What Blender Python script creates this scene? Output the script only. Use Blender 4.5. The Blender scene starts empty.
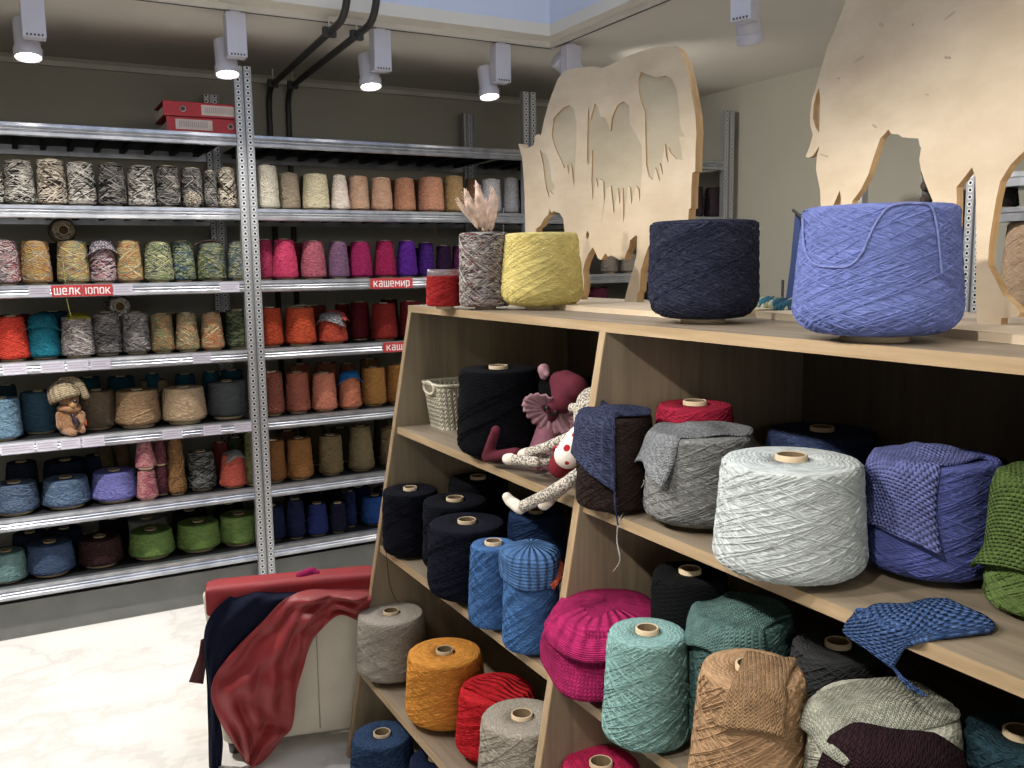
import bpy, math, random
from math import sin, cos, pi, sqrt, atan2, radians
from mathutils import Vector, Matrix
random.seed(7)
SC = bpy.context.scene
COL = SC.collection
# ---------------------------------------------------------------- camera
CAM_F = 902.8; CAM_YAW, CAM_PITCH, CAM_ROLL = map(radians, (28.545, 7.514, -.760)); CAM_H = 1.5
_F = Vector((sin(CAM_YAW)*cos(CAM_PITCH), cos(CAM_YAW)*cos(CAM_PITCH), -sin(CAM_PITCH)))
_R0 = Vector((cos(CAM_YAW), -sin(CAM_YAW), 0)); _U0 = _R0.cross(_F)
_R = _R0*cos(CAM_ROLL) + _U0*sin(CAM_ROLL); _U = _U0*cos(CAM_ROLL) - _R0*sin(CAM_ROLL)
_C = Vector((0, 0, CAM_H))
cd = bpy.data.cameras.new('camera'); cam = bpy.data.objects.new('camera', cd); COL.objects.link(cam)
cd.sensor_fit = 'HORIZONTAL'; cd.sensor_width = 36; cd.lens = 36*CAM_F/1024; cd.clip_start = .05
cam.matrix_world = Matrix(((_R.x, _U.x, -_F.x, 0), (_R.y, _U.y, -_F.y, 0), (_R.z, _U.z, -_F.z, CAM_H), (0, 0, 0, 1)))
SC.camera = cam
SC.view_settings.view_transform = 'Standard'; SC.view_settings.look = 'None'
SC.view_settings.gamma = 1; SC.view_settings.use_curve_mapping = False
SC.view_settings.exposure = 0.0
# ---------------------------------------------------------------- world and large lights
w = bpy.data.worlds.new('world'); SC.world = w; w.use_nodes = True
w.node_tree.nodes['Background'].inputs[0].default_value = (.75, .85, 1, 1)
w.node_tree.nodes['Background'].inputs[1].default_value = .25
def area_light(name, loc, rot, size, sizey, power, color):
    l = bpy.data.lights.new(name, 'AREA'); l.shape = 'RECTANGLE'; l.size = size; l.size_y = sizey
    l.energy = power; l.color = color
    o = bpy.data.objects.new(name, l); COL.objects.link(o); o.location = loc; o.rotation_euler = rot; return o
SKY_POWER, KEY_POWER, RACK_POWER, FILL_POWER = 17, 66, 19, 26
area_light('skylight_daylight', (1.0, 1.9, 3.28), (0, 0, 0), 2.0, 2.6, SKY_POWER, (.66, .78, 1))
area_light('front_fill_light', (-.9, -3.15, 1.55), (radians(88), 0, radians(0)), 2.6, 1.6, FILL_POWER*1.35, (1, .97, .93))  # unseen fill light added behind the camera to lift the room
area_light('ceiling_fill_light', (1.2, -.9, 1.95), (radians(152), 0, radians(-14)), 1.8, .5, 52, (1, .96, .90))  # fill light added to brighten the ceiling and upper walls

def ray(x, y): return _F + _R*((x-512)/CAM_F) - _U*((y-384)/CAM_F)
def onz(x, y, z): d = ray(x, y); return _C + d*((z-CAM_H)/d.z)
def ony(x, y, Y): d = ray(x, y); return _C + d*(Y/d.y)
def onx(x, y, X): d = ray(x, y); return _C + d*(X/d.x)
def depth(P): return (Vector(P)-_C).dot(_F)
def proj(P):
    v = Vector(P)-_C; z = v.dot(_F); return 512+CAM_F*v.dot(_R)/z, 384-CAM_F*v.dot(_U)/z

# ---------------------------------------------------------------- material helpers
def lin(c):
    if isinstance(c, str): c = [int(c[i:i+2], 16)/255 for i in (0, 2, 4)]
    return tuple((x/12.92 if x <= .04045 else ((x+.055)/1.055)**2.4) for x in c) + (1,)
class NT:
    def __init__(s, name, rough=.6, metal=0, sheen=0):
        s.mat = bpy.data.materials.new(name); s.mat.use_nodes = True; s.t = s.mat.node_tree
        s.b = s.t.nodes['Principled BSDF']; s.b.inputs['Roughness'].default_value = rough
        s.b.inputs['Metallic'].default_value = metal
        if rough >= .85: s.b.inputs['Specular IOR Level'].default_value = .12
        if sheen: s.b.inputs['Sheen Weight'].default_value = sheen; s.b.inputs['Sheen Roughness'].default_value = .6
    def n(s, typ, **k):
        o = s.t.nodes.new(typ)
        for a, b in k.items(): setattr(o, a, b)
        return o
    def link(s, a, b): s.t.links.new(a, b)
    def m(s, op, a, b=None, c=None):
        o = s.n('ShaderNodeMath', operation=op)
        for i, v in enumerate((a, b, c)):
            if v is None: continue
            if isinstance(v, (int, float)): o.inputs[i].default_value = v
            else: s.link(v, o.inputs[i])
        return o.outputs[0]
    def uv(s):
        o = s.n('ShaderNodeUVMap'); x = s.n('ShaderNodeSeparateXYZ'); s.link(o.outputs[0], x.inputs[0]); return x.outputs[0], x.outputs[1]
    def obj(s):
        o = s.n('ShaderNodeTexCoord'); x = s.n('ShaderNodeSeparateXYZ'); s.link(o.outputs['Object'], x.inputs[0]); return x.outputs
    def xyz(s, a, b, c=0):
        o = s.n('ShaderNodeCombineXYZ')
        for i, v in enumerate((a, b, c)):
            if isinstance(v, (int, float)): o.inputs[i].default_value = v
            else: s.link(v, o.inputs[i])
        return o.outputs[0]
    def noise(s, vec, scale=5, detail=3, rough=.5):
        o = s.n('ShaderNodeTexNoise'); o.inputs['Scale'].default_value = scale; o.inputs['Detail'].default_value = detail
        o.inputs['Roughness'].default_value = rough
        if vec is not None: s.link(vec, o.inputs['Vector'])
        return o.outputs[0]
    def ramp(s, fac, stops, interp='LINEAR'):
        o = s.n('ShaderNodeValToRGB'); r = o.color_ramp; r.interpolation = interp
        while len(r.elements) < len(stops): r.elements.new(.5)
        for e, (p, c) in zip(r.elements, stops): e.position = p; e.color = lin(c)
        s.link(fac, o.inputs[0]); return o.outputs[0]
    def color(s, out): s.link(out, s.b.inputs['Base Color'])
    def flat(s, c): s.b.inputs['Base Color'].default_value = lin(c)
    def bump(s, h, dist, strength=1):
        o = s.n('ShaderNodeBump'); o.inputs['Distance'].default_value = dist; o.inputs['Strength'].default_value = strength
        s.link(h, o.inputs['Height']); s.link(o.outputs[0], s.b.inputs['Normal'])
def shade(c, k):
    if isinstance(c, str): c = [int(c[i:i+2], 16)/255 for i in (0, 2, 4)]
    return tuple(min(1, x*k) for x in c)
_mats = {}
def plain(name, c, rough=.6, metal=0, var=.06, nscale=8, sheen=0):
    if name in _mats: return _mats[name]
    t = NT(name, rough, metal, sheen); tc = t.n('ShaderNodeTexCoord')
    f = t.noise(tc.outputs['Object'], nscale, 4)
    t.color(t.ramp(f, [(.3, shade(c, 1-var)), (.7, shade(c, 1+var))])); _mats[name] = t.mat; return t.mat
def mute(c, d=.20, k=.90):
    v = [int(c[i:i+2], 16) for i in (0, 2, 4)]; g = .3*v[0]+.6*v[1]+.1*v[2]
    return '%02x%02x%02x' % tuple(int(max(0, min(255, (x+(g-x)*d)*k))) for x in v)
def yarn_mat(colors, bump=.0012, seg=16):
    """one colour = plain wool, several = marled yarn changing colour along the strand"""
    if isinstance(colors, str): colors = (colors,)
    colors = tuple(mute(c) for c in colors)
    key = ('yarn', colors, bump, seg)
    if key in _mats: return _mats[key]
    t = NT('wool_'+colors[0], .95, 0, 0); u, v = t.uv()
    a = t.m('SINE', t.m('ADD', t.m('MULTIPLY', u, 230), t.m('MULTIPLY', v, 900)))
    b = t.m('SINE', t.m('SUBTRACT', t.m('MULTIPLY', u, 200), t.m('MULTIPLY', v, 780)))
    fz = t.noise(t.xyz(u, v), 420, 2)
    if len(colors) == 1:
        f = t.noise(t.xyz(t.m('MULTIPLY', u, .3), v), 90, 3)
        t.color(t.ramp(f, [(.3, shade(colors[0], .9)), (.7, shade(colors[0], 1.1))]))
    else:
        f = t.noise(t.xyz(t.m('MULTIPLY', u, seg), t.m('MULTIPLY', v, 130)), 1.0, 1)
        n = len(colors); st = [(0, colors[0])] + [(.36+.28*(i)/max(1, n-1)-.02, colors[i]) for i in range(1, n)]
        t.color(t.ramp(f, st, 'CONSTANT'))
    t.bump(t.m('ADD', t.m('MAXIMUM', a, b), t.m('MULTIPLY', fz, .12)), bump)
    _mats[key] = t.mat; return t.mat
def knit_mat(c, c2=None, cw=.0062, rh=.0052, kind='stockinette', dist=.0028):
    c = mute(c); c2 = mute(c2) if c2 else None; key = ('knit', c, c2, cw, rh, kind)
    if key in _mats: return _mats[key]
    t = NT('knit_'+c, .95, 0, 0); u, v = t.uv()
    if kind == 'stockinette':
        tri = t.m('ABSOLUTE', t.m('SUBTRACT', t.m('MULTIPLY', t.m('FRACT', t.m('DIVIDE', u, cw)), 2), 1))
        r = t.m('SINE', t.m('MULTIPLY', t.m('FRACT', t.m('ADD', t.m('DIVIDE', v, rh), t.m('MULTIPLY', tri, .8))), pi))
        h = t.m('MULTIPLY', r, t.m('SUBTRACT', 1.1, t.m('POWER', tri, 3)))
    elif kind == 'rib':
        h = t.m('ADD', t.m('SINE', t.m('MULTIPLY', u, 2*pi/(cw*2))), t.m('MULTIPLY', t.m('SINE', t.m('MULTIPLY', v, 2*pi/rh)), .35))
    else:  # garter bumps
        row = t.m('FLOOR', t.m('DIVIDE', v, rh))
        sx = t.m('SINE', t.m('ADD', t.m('MULTIPLY', u, 2*pi/cw), t.m('MULTIPLY', row, pi)))
        h = t.m('MULTIPLY', t.m('ADD', sx, 1.3), t.m('SINE', t.m('MULTIPLY', t.m('FRACT', t.m('DIVIDE', v, rh)), pi)))
    fz = t.noise(t.xyz(u, v), 500, 2)
    f = t.noise(t.xyz(u, v), 160 if c2 else 60, 3)
    t.color(t.ramp(f, [(.4, shade(c, .93)), (.6, c2 if c2 else shade(c, 1.08))]))
    t.bump(t.m('ADD', h, t.m('MULTIPLY', fz, .5)), dist)
    _mats[key] = t.mat; return t.mat
def wood_mat(name, c1, c2, axis='y', bright=1, scale=1.0, rough=.5):
    t = NT(name, rough); o = t.obj()
    k = {'x': (1.2, 22, 22), 'y': (22, 1.2, 22), 'z': (22, 22, 1.2)}[axis]
    vec = t.xyz(*[t.m('MULTIPLY', o[i], k[i]*scale) for i in range(3)])
    f = t.noise(vec, 1.3, 6, .62); g = t.noise(vec, 6, 3)
    s = t.m('ADD', t.m('MULTIPLY', f, .75), t.m('MULTIPLY', g, .25))
    t.color(t.ramp(s, [(.36, c1), (.62, c2)])); t.bump(s, .0006); return t.mat

# ---------------------------------------------------------------- mesh helpers
class MB:
    def __init__(s): s.v = []; s.f = []; s.m = []; s.uv = []
    def add(s, vs, fs, mat=0, uvs=None):
        o = len(s.v); s.v += [tuple(p) for p in vs]
        for i, f in enumerate(fs):
            s.f.append(tuple(o+j for j in f)); s.m.append(mat)
            s.uv.append(uvs[i] if uvs else [(vs[j][0]+vs[j][2]*.01, vs[j][1]+vs[j][2]) for j in f])
        return s
    def box(s, x0, x1, y0, y1, z0, z1, mat=0):
        v = [(x, y, z) for z in (z0, z1) for y in (y0, y1) for x in (x0, x1)]
        return s.add(v, [(0, 2, 3, 1), (4, 5, 7, 6), (0, 1, 5, 4), (2, 6, 7, 3), (0, 4, 6, 2), (1, 3, 7, 5)], mat)
    def prism(s, poly, y0, y1, mat=0, plane='xz'):
        n = len(poly); g = (lambda p, t: (p[0], t, p[1])) if plane == 'xz' else ((lambda p, t: (t, p[0], p[1])) if plane == 'yz' else (lambda p, t: (p[0], p[1], t)))
        v = [g(p, y0) for p in poly]+[g(p, y1) for p in poly]
        return s.add(v, [tuple(range(n)), tuple(range(2*n-1, n-1, -1))]+[(i, (i+1) % n, n+(i+1) % n, n+i) for i in range(n)], mat)
    def lathe(s, prof, n=32, c=(0, 0, 0), mat=0, wob=0, close=False):
        vs = []; L = [0]
        for i in range(1, len(prof)): L.append(L[-1]+math.dist(prof[i], prof[i-1]))
        R = max(p[0] for p in prof)
        for i, (r, z) in enumerate(prof):
            for j in range(n):
                a = 2*pi*j/n; rr = r+(random.uniform(-wob, wob) if r > R*.6 else 0)
                vs.append((c[0]+rr*cos(a), c[1]+rr*sin(a), c[2]+z))
        fs = []; uv = []
        for i in range(len(prof)-1):
            for j in range(n):
                k = (j+1) % n
                fs.append((i*n+j, i*n+k, (i+1)*n+k, (i+1)*n+j))
                u0, u1 = 2*pi*R*j/n, 2*pi*R*(j+1)/n
                uv.append([(u0, L[i]), (u1, L[i]), (u1, L[i+1]), (u0, L[i+1])])
        s.add(vs, fs, mat, uv)
        if close:
            o = len(s.v)-len(vs)
            s.f.append(tuple(o+j for j in range(n-1, -1, -1))); s.m.append(mat); s.uv.append([(0, 0)]*n)
            s.f.append(tuple(o+(len(prof)-1)*n+j for j in range(n))); s.m.append(mat); s.uv.append([(0, 0)]*n)
        return s
    def tube(s, pts, r, n=8, mat=0, caps=True):
        pts = [Vector(p) for p in pts]; rs = r if isinstance(r, (list, tuple)) else [r]*len(pts)
        T = (pts[1]-pts[0]).normalized(); up = Vector((0, 0, 1)) if abs(T.z) < .9 else Vector((1, 0, 0))
        A = T.cross(up).normalized(); vs = []; L = 0; Ls = []
        for i, p in enumerate(pts):
            t = (pts[min(i+1, len(pts)-1)]-pts[max(i-1, 0)]).normalized()
            A = (A-t*A.dot(t)).normalized(); B = t.cross(A)
            if i: L += (p-pts[i-1]).length
            Ls.append(L)
            for j in range(n): vs.append(p+(A*cos(2*pi*j/n)+B*sin(2*pi*j/n))*rs[i])
        fs = []; uv = []
        for i in range(len(pts)-1):
            for j in range(n):
                k = (j+1) % n; fs.append((i*n+j, i*n+k, (i+1)*n+k, (i+1)*n+j))
                c = 2*pi*rs[i]/n; uv.append([(c*j, Ls[i]), (c*(j+1), Ls[i]), (c*(j+1), Ls[i+1]), (c*j, Ls[i+1])])
        s.add(vs, fs, mat, uv)
        if caps:
            o = len(s.v)-len(vs)
            for ring in (range(n-1, -1, -1), range((len(pts)-1)*n, len(pts)*n)):
                s.f.append(tuple(o+j for j in ring)); s.m.append(mat); s.uv.append([(0, 0)]*n)
        return s
    def grid(s, P, U=None, mat=0, thick=None):
        """P rows x cols of points -> sheet; U same shape of uv"""
        nr, nc = len(P), len(P[0]); vs = [p for r in P for p in r]
        fs = []; uv = []
        for i in range(nr-1):
            for j in range(nc-1):
                q = [(i, j), (i, j+1), (i+1, j+1), (i+1, j)]
                fs.append(tuple(a*nc+b for a, b in q)); uv.append([U[a][b] if U else (a*.01, b*.01) for a, b in q])
        return s.add(vs, fs, mat, uv)
    def build(s, name, mats, parent=None, smooth=False, loc=None):
        me = bpy.data.meshes.new(name); me.from_pydata(s.v, [], s.f)
        l = me.uv_layers.new(name='UVMap'); flat = []
        for q in s.uv:
            for a in q: flat += [a[0], a[1]]
        l.data.foreach_set('uv', flat)
        for m in (mats if isinstance(mats, (list, tuple)) else [mats]): me.materials.append(m)
        me.polygons.foreach_set('material_index', s.m)
        me.polygons.foreach_set('use_smooth', [smooth]*len(s.f)); me.update()
        o = bpy.data.objects.new(name, me); COL.objects.link(o)
        if parent is not None: o.parent = parent
        if loc is not None: o.location = loc
        return o
def bevel(o, w=.003, seg=2):
    m = o.modifiers.new('bevel', 'BEVEL'); m.width = w; m.segments = seg; m.limit_method = 'ANGLE'; return o
def solid(o, t, off=0):
    m = o.modifiers.new('thickness', 'SOLIDIFY'); m.thickness = t; m.offset = off; return o
def subd(o, l=1):
    m = o.modifiers.new('smooth', 'SUBSURF'); m.levels = l; m.render_levels = l; return o
def tag(o, label, cat, group=None, kind=None):
    o['label'] = label; o['category'] = cat
    if group: o['group'] = group
    if kind: o['kind'] = kind
    return o
def empty(name, loc=(0, 0, 0), rz=0):
    o = bpy.data.objects.new(name, None); COL.objects.link(o); o.location = loc; o.rotation_euler = (0, 0, rz)
    o.empty_display_size = .05; return o
def struct(o): o['kind'] = 'structure'; return o
def smooth_path(pts, k=6):
    pts = [Vector(p) for p in pts]; out = []
    for i in range(len(pts)-1):
        p0, p1, p2, p3 = pts[max(i-1, 0)], pts[i], pts[i+1], pts[min(i+2, len(pts)-1)]
        for j in range(k):
            t = j/k
            out.append(.5*((2*p1)+(p2-p0)*t+(2*p0-5*p1+4*p2-p3)*t*t+(3*p1-p0-3*p2+p3)*t**3))
    out.append(pts[-1]); return out
def cr_surface(G, k=5):
    """smooth surface through a coarse grid of points"""
    rows = [smooth_path(r, k) for r in G]
    cols = [smooth_path([r[j] for r in rows], k) for j in range(len(rows[0]))]
    return [[cols[j][i] for j in range(len(cols))] for i in range(len(cols[0]))]
def blob(name, caps, mat, parent=None, voxel=.003, smooth_it=6, loc=None):
    """one continuous soft body: overlapping rounded limbs fused by a voxel remesh"""
    mb = MB()
    for p0, r0, p1, r1 in caps:
        p0, p1 = Vector(p0), Vector(p1); d = p1-p0; L = d.length
        n = 8
        if L < 1e-5: pts = [p0+Vector((0, 0, 1))*r0*cos(pi*i/n)*-1 for i in range(n+1)]; rs = [max(.0004, r0*sin(pi*i/n)) for i in range(n+1)]
        else:
            t = d/L; pts = []; rs = []
            for i in range(5): a = pi/2*i/5; pts.append(p0-t*r0*cos(a)); rs.append(max(.0004, r0*sin(a)))
            pts.append(p0); rs.append(r0); pts.append(p1); rs.append(r1)
            for i in range(4, -1, -1): a = pi/2*i/5; pts.append(p1+t*r1*cos(a)); rs.append(max(.0004, r1*sin(a)))
        mb.tube(pts, rs, 14)
    o = mb.build(name, mat, parent, True, loc)
    m = o.modifiers.new('fuse', 'REMESH'); m.mode = 'VOXEL'; m.voxel_size = voxel; m.use_smooth_shade = True
    m = o.modifiers.new('soften', 'SMOOTH'); m.iterations = smooth_it; m.factor = .6
    return o
# ================================================================= ROOM
M = {}
M['wall'] = plain('painted_wall', 'a3a094', .85, var=.02, nscale=2)
M['ceiling'] = plain('ceiling_paint', 'd8d3c8', .85, var=.01, nscale=2)
M['riser'] = plain('daylight_tinted_plaster', 'c6cfe0', .8, var=.01)  # cool daylight tint put into the recess plaster colour
def marble():
    t = NT('white_marble_floor', .22); o = t.obj()
    vec = t.xyz(o[0], o[1]); n1 = t.noise(vec, 1.1, 5, .6)
    n2 = t.noise(t.xyz(t.m('ADD', o[0], t.m('MULTIPLY', n1, .9)), o[1]), 1.4, 6, .6)
    vein = t.m('ABSOLUTE', t.m('SUBTRACT', n2, .5))
    gx = t.m('ABSOLUTE', t.m('SUBTRACT', t.m('FRACT', t.m('DIVIDE', o[0], .6)), .5))
    t.color(t.ramp(vein, [(0, 'dcd9d4'), (.03, 'e9e7e3'), (.12, 'f0eeeb')])); return t.mat
M['floor'] = marble()
RX0, RX1, RY0, RY1, CZ = -3.0, 3.74, -3.2, 4.9, 2.5
mb = MB().box(RX0, RX1, RY0, RY1, -.1, 0); struct(mb.build('floor', M['floor']))
for nm, b in {'wall_back': (RX0, RX1, RY1, RY1+.1, 0, 3.4), 'wall_front': (RX0, RX1, RY0-.1, RY0, 0, 3.4),
              'wall_left': (RX0-.1, RX0, RY0, RY1, 0, 3.4), 'wall_right': (RX1, RX1+.1, RY0, RY1, 0, 3.4)}.items():
    struct(MB().box(*b).build(nm, M['wall']))
OX0, OX1, OY0, OY1 = -.25, 2.15, .85, 3.56
mb = MB()
mb.box(RX0, OX0, RY0, RY1, CZ, CZ+.05); mb.box(OX1, RX1, RY0, RY1, CZ, CZ+.05)
mb.box(OX0, OX1, RY0, OY0, CZ, CZ+.05); mb.box(OX0, OX1, OY1, RY1, CZ, CZ+.05)
struct(mb.build('ceiling', M['ceiling']))
mb = MB(); t_ = .05
mb.box(OX0-t_, OX0, OY0-t_, OY1+t_, CZ+.05, 3.32); mb.box(OX1, OX1+t_, OY0-t_, OY1+t_, CZ+.05, 3.32)
mb.box(OX0, OX1, OY0-t_, OY0, CZ+.05, 3.32); mb.box(OX0, OX1, OY1, OY1+t_, CZ+.05, 3.32)
mb.box(OX0-t_, OX1+t_, OY0-t_, OY1+t_, 3.32, 3.37); struct(mb.build('ceiling_recess', M['riser']))
struct(MB().box(RX0, RX1, RY1-.02, RY1, 2.455, 2.478).build('trim_1', plain('pale_trim', 'bdb9ae', .6)))
struct(MB().box(RX1-.015, RX1, RY0, RY1, 0, .07).build('baseboard_right', plain('pale_trim', 'bdb9ae', .6)))

# ================================================================= LIGHT TRACKS AND LAMPS
M['track'] = plain('track_white', 'd5d2cb', .45, var=.01); M['lampbody'] = plain('lamp_white', 'c3c2cc', .45, var=.01)
M['dark'] = plain('dark_metal', '3a3b3a', .5, .3)
def emis(name, c, s):
    t = NT(name, .4); t.flat(c); t.b.inputs['Emission Color'].default_value = lin(c); t.b.inputs['Emission Strength'].default_value = s; return t.mat
M['lens'] = emis('lamp_lens_lit', 'fff6ea', 14); M['lens_off'] = plain('lamp_lens_glass', 'd9d6d8', .25)
def track(segs, label):
    r = empty('light_track', segs[0][:2]+(CZ,)); tag(r, label, 'light track')
    for x0, y0, x1, y1 in segs:
        w_ = .018; X0, X1 = sorted((x0, x1)); Y0, Y1 = sorted((y0, y1))
        ox, oy = r.location.x, r.location.y
        if Y1-Y0 > X1-X0: b1 = (X0-w_, X1+w_, Y0-w_, Y1+w_); b2 = (X0-.004, X1+.004, Y0, Y1)
        else: b1 = (X0-w_, X1+w_, Y0-w_, Y1+w_); b2 = (X0, X1, Y0-.004, Y1+.004)
        f = lambda b, z0, z1: (b[0]-ox, b[1]-ox, b[2]-oy, b[3]-oy, z0, z1)
        MB().box(*f(b1, -.022, 0)).build('rail', M['track'], r)
        MB().box(*f(b2, -.0235, -.0205)).build('conductor_slot', M['dark'], r)
TY, TX = 3.68, 2.23
track([(-.3, TY, TX, TY), (TX, TY-.037, TX, -1.0)], 'white L-shaped lighting track along ceiling recess edge')
track([(-.34, TY-.06, -.34, -1.0)], 'white lighting track on the left side of ceiling recess')
LAMPS = 'white track spotlights'
def track_lamp(x, y, rz, tilt, label, power, lit=True, spot=105, color=(1, .945, .875), horizontal=False, headz=-.175, grp=LAMPS, blend=.7):
    r = empty('track_spotlight', (x, y, CZ-.02), rz); tag(r, label, 'spotlight', grp)
    o = MB().box(-.018, .018, -.015, .015, -.012, 0).build('track_adapter', M['lampbody'], r)
    o = bevel(MB().box(-.038, .038, -.03, .03, -.175, -.01).build('driver_box', M['lampbody'], r), .004)
    mb = MB()
    for i in range(5): mb.box(-.026+i*.012, -.02+i*.012, -.0312, -.0295, -.17, -.163)
    mb.build('vent_slots', M['dark'], o)
    h = empty('lamp_head', (-.022 if not horizontal else .045, .078, headz)); h.parent = r; h.rotation_euler = tilt
    hb = MB().lathe([(.0, .085), (.036, .085), (.042, .08), (.042, -.02), (.047, -.02), (.047, -.052), (.044, -.055), (.041, -.05), (.040, -.03)], 28).build('head_shell', M['lampbody'], h, True)
    bevel(hb, .002)
    ln = MB().lathe([(.0005, -.042), (.030, -.045), (.041, -.048)], 24).build('lens', M['lens'] if lit else M['lens_off'], h, True)
    MB().tube([(0, 0, 0), (0, -.055, .0)], .012, 10).build('pivot', M['lampbody'], r, True, (h.location.x, h.location.y, headz+.04))
    if power:
        l = bpy.data.lights.new('spot', 'SPOT'); l.energy = power; l.color = color; l.spot_size = radians(spot); l.spot_blend = blend; l.shadow_soft_size = .035
        lo = bpy.data.objects.new('spot_beam', l); COL.objects.link(lo); lo.parent = h; lo.location = (0, 0, -.06)
    return r
for i, x in enumerate((.12, .81, 1.40, 1.965)):
    track_lamp(x, TY, 0, (radians(-12), 0, 0), 'lit white track spotlight, %s from left above the metal rack' % ('first', 'second', 'third', 'fourth')[i], RACK_POWER*(1.7 if i < 2 else .8), spot=150)
track_lamp(TX+.03, 3.56, radians(0), (radians(0), radians(-62), 0), 'white track spotlight turned sideways beside the recess corner', 26, False, 120, horizontal=True, headz=-.09)
track_lamp(TX, 2.42, radians(-70), (radians(20), 0, 0), 'white track spotlight with unlit lens above the wooden animals', 70, False, 150)
# lamps on the left track, outside the frame, that light the display unit
for i, (y, ty) in enumerate(((2.9, 2.1), (2.0, 1.55), (1.2, .95), (.3, .6))):
    d = Vector((1.15, ty, .95))-Vector((-.34, y, 2.25))
    rz = 0; q = d.to_track_quat('-Z', 'Y').to_euler()
    track_lamp(-.34, y, 0, q, 'white track spotlight on left track, number %s from the rack' % ('one', 'two', 'three', 'four')[i], KEY_POWER, spot=62, blend=.5)

track_lamp(-.34, 3.35, 0, (0, radians(-6), 0), 'added white track spotlight on left track nearest the rack, brightening the floor', 190, spot=80)  # unseen extra lamp, added to brighten the floor
wf = struct(MB().box(-2.25, .45, RY0, RY0+.04, .70, .74).box(-2.25, .45, RY0, RY0+.04, 2.36, 2.40).box(-2.25, -2.21, RY0, RY0+.04, .74, 2.36).box(.41, .45, RY0, RY0+.04, .74, 2.36).box(-.92, -.88, RY0, RY0+.04, .74, 2.36).build('added_window_1', M['track']))  # made-up frame, added around the front fill light
up = empty('added_uplight', (1.2, -.9, 1.93)); tag(up, 'added white linear uplight, unseen behind the viewer', 'added pendant lamp')  # made-up fixture, added to go with the ceiling fill light
bevel(MB().box(-.9, .9, -.26, .26, -.06, 0).build('added_lamp_housing', M['lampbody'], up), .01); up.rotation_euler.z = radians(-14)
for sx in (-.8, .8): MB().tube([(sx, 0, 0), (sx, 0, .57)], .003, 6).build('suspension_cable', M['dark'], up)
# ================================================================= CONDUITS
def conduit(x, dx, label):
    r = empty('conduit_pipe', (x, 4.86, 0)); tag(r, label, 'pipe', 'dark conduits over the rack')
    z = 2.43
    pts = [(0, 0, 0.02), (0, 0, 2.30)]
    for i in range(7): a = pi/2*i/6; pts.append((0, -.10+.10*cos(a), 2.33+.10*sin(a)))
    for i in range(7): a = pi/2*i/6; pts.append((dx*1.0, -1.36+.0-.12*sin(a), 2.55-.12*cos(a)))
    pts.append((dx, -1.48, 3.3))
    MB().tube(pts, .0145, 10).build('pipe', M['dark'], r, True)
    for yy in (-.12, -1.22):
        k = dx*(yy/-1.36); MB().box(k-.026, k+.026, yy-.012, yy+.012, 2.412, 2.448).build('pipe_clip', M['dark'], r)
        MB().tube([(k, yy, 2.44), (k, yy, 2.5)], .003, 6).build('hanger_rod', M['track'], r)
conduit(1.225, -.06, 'left one of two dark conduit pipes above the rack')
conduit(1.325, -.045, 'right one of two dark conduit pipes above the rack')

# ================================================================= METAL RACK
def galv(name, holes=False):
    t = NT(name, .32, .85); o = t.obj(); f = t.noise(t.xyz(o[0], t.m('MULTIPLY', o[1], 1), t.m('MULTIPLY', o[2], 1)), 14, 4)
    if not holes: t.color(t.ramp(f, [(.3, '9fa3ab'), (.7, 'c9ccd2')])); t.bump(f, .0006)
    else:
        ax = t.m('SUBTRACT', t.m('ABSOLUTE', o[0]), .0205); az = t.m('MULTIPLY', t.m('SUBTRACT', t.m('FRACT', t.m('DIVIDE', o[2], .026)), .5), .026)
        d = t.m('SQRT', t.m('ADD', t.m('MULTIPLY', ax, ax), t.m('MULTIPLY', az, az)))
        t.color(t.ramp(t.m('MULTIPLY', d, 40), [(0, '15161a'), (.2, '15161a'), (.25, 'eef0f2'), (.34, 'e0e2e4'), (.42, 'a7aaae')]))
        t.b.inputs['Metallic'].default_value = .6; t.b.inputs['Roughness'].default_value = .4
    return t.mat
M['galv'] = galv('galvanised_steel'); M['galvpost'] = galv('perforated_galvanised_steel', True)
M['deck'] = plain('dark_shelf_deck', '1b1d20', .6, .3); M['signred'] = plain('red_sign', 'c23a3c', .5); M['signtext'] = plain('white_lettering', 'f6eeee', .6)
M['tag'] = plain('white_price_tag', 'c9c6d4', .5, var=.02); M['tagink'] = plain('grey_print', 'a5a0ad', .6)
def post_mesh(h, name='upright_post', w=.037):
    mb = MB(); t = .003
    prof = [(-w, .034), (-w, 0), (-.005, 0), (-.003, .012), (.003, .012), (.005, 0), (w, 0), (w, .034), (w-t, .034), (w-t, t), (.007, t), (.005, .015), (-.005, .015), (-.007, t), (-w+t, t), (-w+t, .034)]
    n = len(prof); v = [(p[0], p[1], 0) for p in prof]+[(p[0], p[1], h) for p in prof]
    mb.add(v, [(i, (i+1) % n, n+(i+1) % n, n+i) for i in range(n)]); return mb
SH = [2.075, 1.76, 1.446, 1.142, .823, .51, .226]
PY = 4.08; PX = [-.50, .917, 2.335, 3.655]; DEP = .70
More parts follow.
